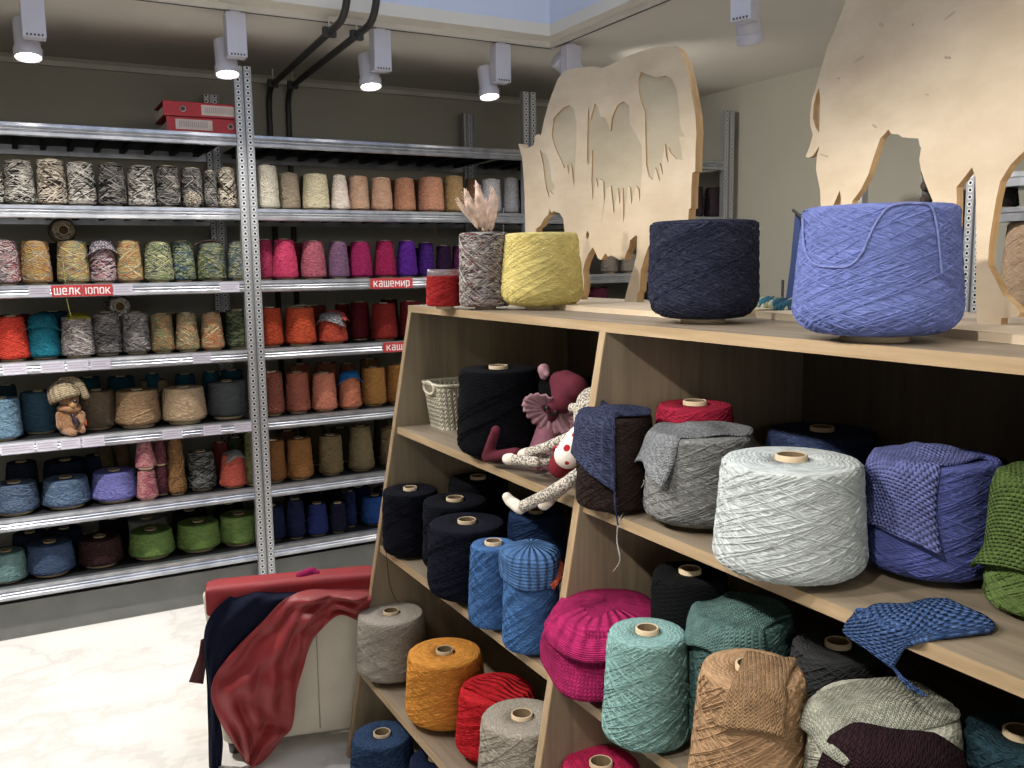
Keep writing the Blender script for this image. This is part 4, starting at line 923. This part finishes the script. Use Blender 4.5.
d1 = (L_(582, 440, 1.03)-L_(566, 457, .99)).normalized(); e1 = d1.cross(Vector((0, 0, 1))).normalized(); e2 = d1.cross(e1); cc = L_(565, 458, 1.0)
MB().tube([cc+(e1*cos(a)+e2*sin(a))*.0325 for a in [2*pi*i/32 for i in range(33)]], .0025, 8).build('red_hem', plain('red_braid', 'a3222c', .8), do, True)
blob('underskirt', [(L_(561, 466, 1.01), .028, L_(565, 460, 1.01), .029)], plain('dark_red_felt', '7a2630', .9), do, .003, 2)

# ================================================================= TEDDY ON THE RACK
TY_ = PY+.045
te = empty('teddy_bear', (fx_at(71, 4, TY_), TY_, SH[4])); tag(te, 'brown plush bear in a beige knitted hat sitting on rack shelf', 'plush toy'); base = Vector(te.location)
L_ = lambda px, py, dy=0: ony(px, py, TY_+dy)-base
t = NT('brown_plush', .95, 0, .3); tc = t.n('ShaderNodeTexCoord'); f = t.noise(tc.outputs['Object'], 220, 3); t.color(t.ramp(f, [(.35, '6a4830'), (.65, 'a57a54')])); t.bump(f, .006); M['plush'] = t.mat
blob('body', [(L_(71, 423, .02), .056, L_(70, 413, .02), .044), (L_(69, 401, .01), .038, L_(69, 399, .01), .038), (L_(60, 415), .018, L_(61, 426, -.01), .018), (L_(81, 415, -.01), .018, L_(80, 424, -.03), .017),
              (L_(64, 430), .018, L_(73, 433, -.05), .016), (L_(80, 428), .018, L_(82, 430, -.045), .015)], M['plush'], te, .004, 3)
blob('snout', [(L_(72, 404, -.022), .019, L_(73, 405, -.030), .015)], plain('light_plush', 'b58c66', .95), te, .003, 3)
MB().tube([L_(75, 401.5, -.046), L_(75, 401.5, -.052)], .008, 10).build('nose', plain('black_button', '1a1216', .4), te, True)
hatm = knit_mat('ab9672', 'c0aa86', .012, .008, 'rib')
c0 = L_(67, 401, .01)
rr = [(.060, 0), (.0645, .005), (.0645, .022), (.062, .042), (.053, .062), (.036, .076), (.014, .083), (.001, .084)]
hb = MB().lathe(rr, 36).build('knitted_hat', hatm, te, True, c0+Vector((0, 0, .006))); solid(hb, .003, 1); hb.rotation_euler = (radians(-14), radians(-14), 0)
MB().tube(smooth_path([c0+Vector((-.02, 0, .082)), c0+Vector((.028, -.012, .084)), c0+Vector((.058, -.028, .055)), c0+Vector((.072, -.03, .008))], 5), [.020]*5+[.020]*5+[.016]*5+[.009], 10).build('hat_tail', hatm, te, True)
c0 = L_(69, 408, .01)
MB().tube([c0+Vector((.034*cos(a), .036*sin(a), .006*sin(2*a))) for a in [2*pi*i/20 for i in range(21)]], .013, 8).build('scarf', plain('tan_scarf', 'a88060', .95), te, True)
MB().tube(smooth_path([L_(72, 414, -.05), L_(75, 420, -.055), L_(78, 426, -.055)], 3), [.009]*3+[.014]*3+[.006], 8).build('dark_charm', plain('dark_shiny_charm', '3a3034', .25, .5), te, True)
blob('red_flower', [(L_(84, 421, -.01), .011, L_(84.5, 424, -.01), .011)], plain('coral_felt', 'c2583c', .9), te, .003, 1)['label'] = 'coral red felt flower'
# ================================================================= PLYWOOD ANIMALS
def ply_mat(name, c1, c2):
    t = NT(name, .55); o = t.obj(); vec = t.xyz(t.m('MULTIPLY', o[0], 2), t.m('MULTIPLY', o[1], 2), t.m('MULTIPLY', o[2], 5))
    f = t.noise(vec, 2.2, 5, .6); t.color(t.ramp(f, [(.3, c1), (.7, c2)])); return t.mat
M['ply'] = ply_mat('birch_plywood', 'cdb99c', 'e3d2b8'); M['plyedge'] = wood_mat('plywood_edge', 'b08c60', 'd2b184', 'z'); M['plydark'] = ply_mat('engraved_plywood', 'b9ab8e', 'cbbfa6')
def ply(name, outlines, O, ex, w0, w1, mats, parent):
    """flat board cut along closed outlines (first = outside, rest = holes), w measured along the board's normal"""
    cu = bpy.data.curves.new(name, 'CURVE'); cu.dimensions = '2D'; cu.fill_mode = 'BOTH'; cu.extrude = abs(w1-w0)/2
    for pts in outlines:
        sp = cu.splines.new('POLY'); sp.points.add(len(pts)-1); sp.use_cyclic_u = True
        for q, (u, v) in zip(sp.points, pts): q.co = (u, v, 0, 1)
    ob = bpy.data.objects.new(name, cu); COL.objects.link(ob); dg = bpy.context.evaluated_depsgraph_get()
    me = bpy.data.meshes.new_from_object(ob.evaluated_get(dg)); bpy.data.objects.remove(ob)
    ex = Vector(ex).normalized(); Z = Vector((0, 0, 1)); n = ex.cross(Z); wm = (w0+w1)/2
    for p in me.vertices: p.co = ex*p.co.x+Z*p.co.y+n*(p.co.z+wm)
    me.materials.clear()
    for m_ in mats: me.materials.append(m_)
    me.update()
    for p in me.polygons: p.material_index = 0 if abs(p.normal.dot(n)) > .6 or len(mats) == 1 else 1; p.use_smooth = False
    me.name = name; o = bpy.data.objects.new(name, me); COL.objects.link(o); o.parent = parent; return o
def rounder(pts, k=3):
    """gently round a traced outline, closed"""
    n = len(pts); P3 = [Vector((a, b, 0)) for a, b in pts]; out = []
    for i in range(n):
        p0, p1, p2, p3 = P3[i-1], P3[i], P3[(i+1) % n], P3[(i+2) % n]
        for j in range(k):
            t = j/k; c = .5*((2*p1)+(p2-p0)*t+(2*p0-5*p1+4*p2-p3)*t*t+(3*p1-p0-3*p2+p3)*t**3); l = p1.lerp(p2, t); c = l.lerp(c, .5); out.append((c.x, c.y))
    return out
ZP = ZT+.014
# board plates the animals stand on
def plate(poly, label):
    o = MB().prism(poly, ZT+.0005, ZP, 0, 'xy').build('plywood_base_board', M['ply']); tag(o, label, 'base board'); bevel(o, .001)
plate([(1.215, 1.47), (1.555, 1.47), (1.555, 2.44), (1.235, 2.44)], 'pale plywood base board under the far wooden animal')
ex2 = Vector((-.237, -.97, 0)).normalized(); q0 = Vector((1.355, 1.417, 0)); n2 = Vector((ex2.y*-1, ex2.x, 0)); n2 = Vector((.97, -.237, 0))
a_, b_, c_, d_ = q0, q0+ex2*.86, q0+ex2*.86+n2*.33, q0+n2*.33
plate([(p.x, p.y) for p in (a_, b_, c_, d_)], 'pale plywood base board under the near wooden animal')
# far animal
X1 = 1.45; O1 = Vector((X1, 2.0, ZP))
z1 = lambda x, y: (500+x/4.655, 30+y/4.655); z2 = lambda x, y: (500+x/4.655, 150+y/4.655)
def loc1(p): P = onx(p[0], p[1], X1); return (-(P.y-O1.y), P.z-O1.z)
foot = lambda px: (loc1((px, 303))[0], 0.0)
out1 = [z1(85, 530), z1(96, 533), z1(112, 552), z1(132, 548), z1(158, 535), z1(163, 492), z1(178, 484), z1(190, 492), z1(205, 420), z1(225, 345), z1(245, 290), z1(268, 228), z1(300, 192), z1(350, 176), z1(430, 170), z1(470, 180),
        z1(520, 160), z1(600, 118), z1(680, 90), z1(740, 74), z1(800, 72), z1(830, 92), z1(858, 150), z1(880, 232), z1(898, 330), z1(910, 400), z1(914, 480), z1(910, 560), z1(909, 640), z1(909, 658), z1(895, 664),
        z2(890, 180), z2(889, 270), z2(879, 276), z2(876, 330), z2(860, 400), z2(800, 440), z2(712, 436), z2(692, 445), z2(672, 505), z2(655, 560), z2(650, 655), z2(640, 668)]
f1 = [loc1(p) for p in out1]+[foot(637), foot(624)]
f1 += [loc1(p) for p in [z2(600, 620), z2(622, 545), z2(635, 490), z2(638, 400), z2(630, 398), z2(605, 420), z2(600, 455), z2(588, 478), z2(580, 505), z2(556, 512), z2(520, 490), z2(500, 496), z2(492, 480), z2(470, 512), z2(455, 503), z2(442, 472), z2(432, 452), z2(414, 480), z2(395, 520), z2(386, 560), z2(392, 620), z2(388, 660)]]
f1 += [foot(581), foot(566)]+[loc1(p) for p in [z2(300, 600), z2(290, 500), z2(300, 380), z2(294, 320), z2(280, 296), z2(250, 284), z2(238, 292), z2(231, 270), z2(225, 300), z2(205, 320), z2(190, 350), z2(170, 365), z2(165, 400), z2(172, 560)]]
f1 += [foot(536), foot(524)]+[loc1(p) for p in [z2(118, 500), z2(118, 380), z2(114, 200), z1(104, 600)]]
slot1 = [loc1(p) for p in [z2(408, 374), z2(415, 392), z2(411, 412), z2(402, 412), z2(400, 392)]]
pk = [[z1(*p) for p in L] for L in (
 [(240, 490), (250, 410), (290, 365), (320, 350), (345, 370), (355, 430), (356, 500), (352, 590), (345, 728), (340, 700), (332, 630), (325, 620), (320, 675), (312, 630), (300, 645), (285, 610), (265, 570), (250, 530)],
 [(430, 380), (440, 340), (455, 355), (468, 405), (490, 408), (515, 470), (520, 410), (545, 350), (575, 332), (600, 350), (605, 440), (630, 480), (660, 540), (662, 640), (656, 720), (650, 802), (644, 740), (632, 725), (612, 812), (605, 735), (596, 725), (575, 898), (570, 735), (557, 812), (548, 735), (530, 858), (515, 725), (495, 740), (470, 905), (484, 800), (480, 705), (462, 690), (456, 738), (446, 690), (431, 792), (425, 700), (428, 560), (410, 632), (405, 600), (408, 400), (413, 355), (420, 420)],
 [(645, 230), (655, 195), (690, 210), (730, 222), (770, 212), (800, 230), (825, 290), (835, 370), (836, 430), (845, 470), (862, 495), (832, 498), (845, 560), (850, 605), (820, 600), (792, 570), (782, 545), (783, 622), (773, 590), (768, 530), (755, 600), (758, 680), (742, 620), (745, 710), (722, 640), (712, 700), (692, 680), (680, 630), (676, 480), (675, 380), (655, 330), (645, 280)],
 [(185, 555), (195, 570), (213, 575), (226, 610), (236, 650), (240, 700), (257, 735), (242, 748), (250, 768), (228, 745), (230, 785), (215, 740), (206, 680), (199, 620), (190, 580)])]
pk = [[loc1(p) for p in L] for L in pk]
an1 = empty('plywood_mammoth_cutout', O1); an1.name = 'plywood_animal_cutout'; tag(an1, 'whole shaggy plywood animal cutout with engraved patterns on far base board', 'wooden animal figure')
ply('front_layer', [f1, slot1]+pk, O1, (0, -1, 0), 0, -.004, [M['ply'], M['plyedge']], an1)
ply('back_layer', [f1, slot1], O1, (0, -1, 0), -.0042, -.022, [M['ply'], M['plyedge']], an1)
for L in pk: ply('engraved_patch', [L], O1, (0, -1, 0), -.0036, -.0042, [M['plydark']], an1)['label'] = 'greyish sunken engraving'
# near animal
O2 = Vector((1.42, 1.15, ZP)); n2v = ex2.cross(Vector((0, 0, 1)))
def loc2(p):
    d = ray(p[0], p[1]); t = (O2-_C).dot(n2v)/d.dot(n2v); P = _C+d*t-O2; return (P.dot(ex2), P.z)
y3 = lambda x, y: (790+x/4.376, y/4.376); y4 = lambda x, y: (820+x/4.044, 150+y/4.044)
foot2 = lambda px: (loc2((px, 322))[0], 0.0)
o2 = [(1120, -60), (1060, -105), (1000, -120), (940, -108), (890, -70), (862, -32), (846, 0), y3(205, 110), y3(165, 200), y3(140, 290), y3(112, 385), y3(95, 440), y3(88, 500), y3(88, 545), y3(100, 590), y3(86, 640), y3(68, 685), y3(80, 690), y3(100, 682), y3(128, 640), y3(118, 680), y3(113, 740), (820, 190), (821, 215), (820, 262), (818, 300)]
f2 = [loc2(p) for p in o2]+[foot2(817), foot2(836)]+[loc2(p) for p in [(835, 270), y4(55, 220), y4(68, 190), y4(80, 163), y4(84, 190), y4(85, 220), (842, 270)]]+[foot2(843), foot2(858)]
f2 += [loc2(p) for p in [(852, 262), y4(130, 208), y4(165, 160), y4(195, 100), y4(215, 35), y3(395, 605), y3(415, 585), y3(430, 566), y3(442, 585), y3(475, 588), y3(490, 600), y3(525, 604), y3(562, 606), y3(568, 640), y3(574, 645), y3(565, 700), y3(578, 766), y4(412, 90), y4(424, 130), y4(455, 205), (934, 262)]]
f2 += [foot2(936), foot2(952)]+[loc2(p) for p in [(955, 262), y4(553, 205), y4(552, 150), y4(580, 115), y4(615, 70), y4(628, 110), y4(633, 340), y4(630, 580), y4(632, 640)]]
f2 += [foot2(977), foot2(1001)]+[loc2(p) for p in [y4(733, 680), y4(800, 676), y4(810, 658), y4(790, 630), y4(740, 585), y4(708, 520), y4(680, 470), y4(682, 400), y4(692, 320), y4(712, 200), y4(728, 128), y4(770, 60), y4(828, 2), (1050, 120), (1080, 60), (1120, 30)]]
slot2 = [loc2(p) for p in [y3(127, 385), y3(132, 440), y3(130, 520), y3(127, 580), y3(112, 560), y3(100, 520), y3(103, 460), y3(115, 410)]]
an2 = empty('plywood_animal_cutout', O2); tag(an2, 'large plain plywood animal cutout, nearest the camera, cropped by the picture top', 'wooden animal figure')
ply('board', [f2, slot2], O2, ex2, 0, -.013, [M['ply'], M['plyedge']], an2)
kn = MB()
for (x, y, w_, h_, r_) in [(400, 108, 12, 6, .4), (370, 552, 14, 4, .5), (305, 258, 24, 5, -.2), (690, 252, 14, 4, .3), (213, 343, 6, 4, 0), (150, 680, 26, 3, .3), (598, 414, 10, 3, .2), (700, 68, 22, 3, -.3), (538, 108, 5, 4, 0)]:
    u, v = loc2(y3(x, y)); s = .00024
    ring = []
    for k in range(10): a = 2*pi*k/10; uu = w_*s*2.6*cos(a); vv = h_*s*2.6*sin(a); ring.append(ex2*(u+uu*cos(r_)+vv*sin(r_))+Vector((0, 0, v-uu*sin(r_)+vv*cos(r_)))+n2v*.0003)
    kn.add(ring, [tuple(range(10))])
kn.build('wood_knots', plain('dark_knot', 'b3a28d', .8, var=.2, nscale=90), an2)['label'] = 'dark knots and scratches'
# colourful knitted braid
pb = onz(774, 309, ZT)
pts = [(1.36+.02*i, 1.50-.018*i+.006*sin(i), ZT+.024) for i in range(-2, 9)]
A, B = onx(756, 300, 1.50), onx(806, 303, 1.44)
mb = MB(); rn = random.Random(5)
for i in range(26):
    q = i/25; c = A.lerp(B, q); c = Vector((c.x, c.y, ZT+.020)); t0 = (B-A).normalized()
    for s in (0, 1, 2):
        a = q*22+s*2.1; mb.tube([c+Vector((.008*cos(a), 0, .010*sin(a)+.0)), c+t0*.010+Vector((.008*cos(a+.9), 0, .010*sin(a+.9)))], .011, 8, mat=(i*3+s*2) % 4 if rn.random() < .7 else rn.randint(0, 3))
tag(mb.build('knitted_braid', [plain('braid_%s' % c, c, .95, var=.1) for c in ('2c4456', '7f8468', 'a09c88', '2c5668')], None, True), 'blue, green and cream knitted braid lying between the wooden animals', 'knitted braid')

# ================================================================= RIGHT-HAND RACK AND STOCK BEHIND THE ANIMALS
X3 = 3.15
rk = empty('metal_shelving_rack', (X3, 1.6, 0)); tag(rk, 'short perforated steel rack by the right wall seen behind the near wooden animal', 'shelving rack')
ys = [.75, onx(972, 250, X3).y, onx(972, 250, X3).y+.55]
for i, y in enumerate((ys[0], ys[1], ys[2])):
    for dx, rz in ((0, -pi/2), (.5, pi/2)):
        o = post_mesh(1.98 if i else 2.2).build('upright_post', M['galvpost'], rk); o.location = (dx, y-1.6, 0); o.rotation_euler.z = rz
zsh = [onx(1012, 172, X3).z, onx(1012, 207, X3).z, .95, .6, .25]
for z in zsh:
    for y0, y1 in ((ys[0], ys[1]),):
        mb = MB().box(0, .48, y0-1.6+.04, y1-1.6-.04, z-.05, z).box(-.005, 0, y0-1.6+.04, y1-1.6-.04, z-.018, z-.004)
        mb.build('shelf', M['galv'], rk)
zs2 = onx(965, 316, X3).z
for z in (zs2, .85, .45):
    MB().box(0, .48, ys[1]-1.6+.04, ys[2]-1.6-.04, z-.05, z).build('shelf', M['galv'], rk)
M['skein'] = plain('dark_brown_wool', '3a332f', .95, var=.2, nscale=90); M['band'] = plain('paper_band', 'c9c0b0', .8)
def skein(x, y, z, lab):
    r = empty('yarn_skein', (x, y, z)); tag(r, lab, 'yarn skein', 'dark brown skeins stacked on the right rack')
    w_ = .034; pts = [(-.06+.12*i/10, 0, .024) for i in range(11)]; rs = [.014+.013*sin(pi*i/10)**.5 for i in range(11)]
    o = MB().tube([(p[0], p[1], p[2]) for p in pts], rs, 14).build('wound_skein', M['skein'], r, True)
    MB().tube([(-.022, 0, .024), (.022, 0, .024)], .0285, 16, caps=False).build('paper_band', M['band'], r, True)
cols = [onx(927, 250, X3+.05).y, onx(962, 250, X3+.05).y]
for ci, (y, n_) in enumerate(zip(cols, (11, 9))):
    for k in range(n_):
        skein(X3+.07, y, zs2+.001+k*.053, 'dark brown skein with pale paper band, %s from bottom of %s stack' % (ORD[k], ('left', 'right')[ci]))
# big brown cone beyond the near animal's leg
Xc = 3.30
PB = onx(1046, 316, Xc)
zc_ = onx(1040, 317, X3).z
MB().box(0, .48, ys[0]-1.6+.04, ys[1]-1.6-.04, zc_-.05, zc_).build('shelf', M['galv'], rk)
r_ = 46*depth((Xc, PB.y, 1.4))/CAM_F
yarn_cone((Xc+.02, PB.y, zc_), r_, r_*.9, onx(1046, 222, Xc).z-zc_, 'b89a78', 'large tan yarn cone on the right rack behind the near wooden animal', 'yarn cones on the right rack', hero=True)
for i, (px, py) in enumerate(((1012, 206), (1052, 206))):
    P_ = onx(px, py, Xc); yarn_cone((Xc-.05, P_.y, zsh[1]), .05, .042, .075, '2b2624', 'near black yarn cone on upper shelf of the right rack, %s' % ('left one', 'right one')[i], 'yarn cones on the right rack')
# navy board with rod
P0 = onx(796, 300, 2.9)
bd = empty('clothing_stand', (2.9, P0.y, 0)); tag(bd, 'navy blue upright board with a slanted metal rod beside the beige wall', 'stand')
zz = lambda py: onx(796, py, 2.9).z; yy = lambda px: onx(px, 250, 2.9).y-P0.y
MB().prism([(yy(794), zz(214)), (yy(799), zz(214)), (yy(799), zz(238)), (yy(830), zz(238)), (yy(830), .05), (yy(786), .05), (yy(787), zz(300)), (yy(791), zz(262))], 0, .03, 0, 'yz').build('board', plain('navy_panel', '26355f', .6), bd)
MB().box(-.005, .0, yy(785), yy(783), zz(306), zz(280)).build('black_clip', M['dark'], bd)
MB().box(-.01, .02, yy(800)-.02, yy(786)+.02, 0, .05).build('foot', M['dark'], bd)
MB().tube([onx(793, 210, 2.9)-Vector(bd.location), onx(812, 226, 2.86)-Vector(bd.location)], .006, 8).build('metal_rod', M['dark'], bd, True)

# ================================================================= ARMCHAIR WITH DRAPED CLOTHS
YB = 2.72
c0 = ony(200, 582, YB); c1 = ony(366, 582, YB); HT = c0.z
AR = radians(-15); HT -= .035; cw = .54; PL = Vector((c0.x, YB, 0)); EX = Vector((cos(AR), sin(AR), 0)); NX = Vector((sin(AR), -cos(AR), 0)); pc = PL+EX*cw/2
ch = empty('armchair', pc, AR); tag(ch, 'cream armchair with red upholstery, its back towards the room, beside wooden unit', 'armchair')
M['cream'] = plain('cream_leatherette', 'cfc8b6', .5, var=.03); M['redup'] = plain('red_upholstery', '8c1a22', .6, var=.05)
def slab(x0, x1, y0, y1, z0, z1, taper=0):
    mb = MB(); N = 7; vs = []
    for i in range(N+1):
        q = i/N; k = taper*(1-q)
        for (x, y) in rrect((x1-x0)/2-k, (y1-y0)/2, min(.045, (y1-y0)/2-.004), 6): vs.append((x+(x0+x1)/2, y+(y0+y1)/2, z0+(z1-z0)*q))
    n = len(vs)//(N+1)
    return mb.add(vs, [(i*n+j, i*n+(j+1) % n, (i+1)*n+(j+1) % n, (i+1)*n+j) for i in range(N) for j in range(n)]+[tuple(range(n-1, -1, -1)), tuple(range(N*n, N*n+n))])
bevel(slab(-cw/2, cw/2, 0, .09, .05, HT-.012, .035).build('backrest_shell', M['cream'], ch, True), .012, 3)
up = slab(-cw/2+.010, cw/2-.010, .015, .105, .34, HT+.012, .02); bevel(up.build('backrest_cushion', M['redup'], ch, True), .022, 3)
ov = MB(); G = []
for i in range(9):
    q = i/8; row = []
    for j in range(25):
        x = -cw/2+.012+(cw-.024)*j/24; dz = .085 if x < -.1 else .05
        if q < .4: row.append((x, .07-.07*(q/.4), HT+.014-.003*abs(j-12)/12))
        else: row.append((x, -.006-.004*sin(q*6), HT+.012-(q-.4)/.6*dz))
    G.append(row)
o = ov.grid(G).build('red_cover', M['redup'], ch, True); solid(o, .006, 0); subd(o, 1)
bevel(slab(-cw/2+.03, cw/2-.03, .10, .52, .05, .34).build('seat_base', M['cream'], ch, True), .012, 2)
bevel(slab(-.24, .24, .15, .52, .33, .41).build('seat_cushion', M['redup'], ch, True), .02, 3)
for sx in (-1, 1):
    for sy in (.06, .42): MB().lathe([(.0005, 0), (.02, 0), (.025, .052), (.0005, .052)], 14).build('leg', M['dark'], ch, True, (sx*.2, sy, 0))
for sx in (-.13, .06): MB().tube([(sx, -.001, .07), (sx, -.001, HT-.07)], .0022, 6).build('back_seam', plain('seam_shadow', 'a39c8a', .7), ch, True)
def onplane(px, py, off):
    d = ray(px, py); A = PL+NX*off; t = (A-_C).dot(NX)/d.dot(NX); return _C+d*t
def cloth(name, sections, depth0, mat, label, amp, cat, ncross=6, seed=1, top=0):
    rows = []; rn = random.Random(seed)
    for i, (a, b_) in enumerate(sections):
        row = []
        for j in range(ncross):
            q = j/(ncross-1); px = a[0]+(b_[0]-a[0])*q; py = a[1]+(b_[1]-a[1])*q
            bul = sin(q*pi)*.02+amp*(rn.uniform(-1, 1)) if 0 < j < ncross-1 else 0
            row.append(onplane(px, py, depth0(px, py)+bul))
        rows.append(row)
    S = cr_surface(rows, 7)
    for i, r in enumerate(S):
        for j, p in enumerate(r):
            e = min(1, min(j, len(r)-1-j)/5); u, v = i/7, j/7
            p.y -= e*amp*.55*(sin(v*2.9+u*1.3)+.7*sin(u*2.3-v*3.7+1)+.5*sin(u*4.1+v*1.7))
    U = [[(i*.01, j*.01) for j in range(len(S[0]))] for i in range(len(S))]
    o = MB().grid(S, U).build(name, mat, None, True); solid(o, .003, 0); subd(o, 1); tag(o, label, cat); return o
t = NT('red_satin', .5, 0, .2); tc = t.n('ShaderNodeTexCoord'); f = t.noise(tc.outputs['Object'], 6, 3); t.color(t.ramp(f, [(.3, '82181f'), (.7, '96242b')]))
t.b.inputs['Sheen Tint'].default_value = (.6, .55, .5, 1); M['satin'] = t.mat
front = lambda off: (lambda px, py: off-max(0, (597-py))*.0060)
cloth('satin_cloth', [((371, 582), (371, 617)), ((352, 585), (360, 621)), ((328, 588), (339, 615)), ((306, 590), (318, 633)), ((284, 600), (309, 648)), ((262, 622), (304, 666)), ((236, 648), (297, 690)),
                      ((217, 672), (295, 708)), ((211, 693), (292, 728)), ((218, 718), (283, 738)), ((235, 746), (264, 761)), ((246, 763), (252, 767))],
      front(.050), M['satin'], 'crumpled dark red satin cloth draped over the armchair back', .016, 'cloth', 7, 4)
cloth('knit_shawl', [((300, 590), (302, 602)), ((275, 586), (290, 612)), ((250, 587), (268, 630)), ((225, 600), (246, 652)), ((208, 620), (226, 672)), ((204, 642), (217, 694)), ((207, 682), (220, 722)), ((208, 722), (223, 742)), ((209, 760), (221, 770)), ((210, 800), (222, 802)), ((212, 840), (222, 842))],
      front(.018), plain('navy_wool_cloth', '16192b', .95, var=.15, nscale=120), 'dark navy knitted cloth hanging over the left of the armchair', .006, 'cloth', 6, 8)
P_ = PL+EX*.31-NX*.035; o = blob('crumpled_scarf', [((-.022, 0, 0), .014, (.02, .01, .004), .016), ((0, .02, 0), .014, (.03, 0, 0), .012)], knit_mat('b01a5c'), None, .004, 2, (P_.x, P_.y, HT+.014)); tag(o, 'small crumpled magenta knit lying on the armchair top', 'knitted piece')
A, B, D_ = ony(199, 655, YB+.02), ony(189, 682, YB+.02), ony(203, 684, YB+.02)
E_ = ony(201, 640, YB+.02)
cl = MB().grid([[E_, E_+Vector((.03, .02, 0))], [A, A+Vector((.03, .02, 0))], [B, D_]]).build('cloth_corner', plain('maroon_cloth', '4c2020', .8), None, True); solid(cl, .003); tag(cl, 'dark maroon cloth corner poking out left of the armchair', 'cloth')
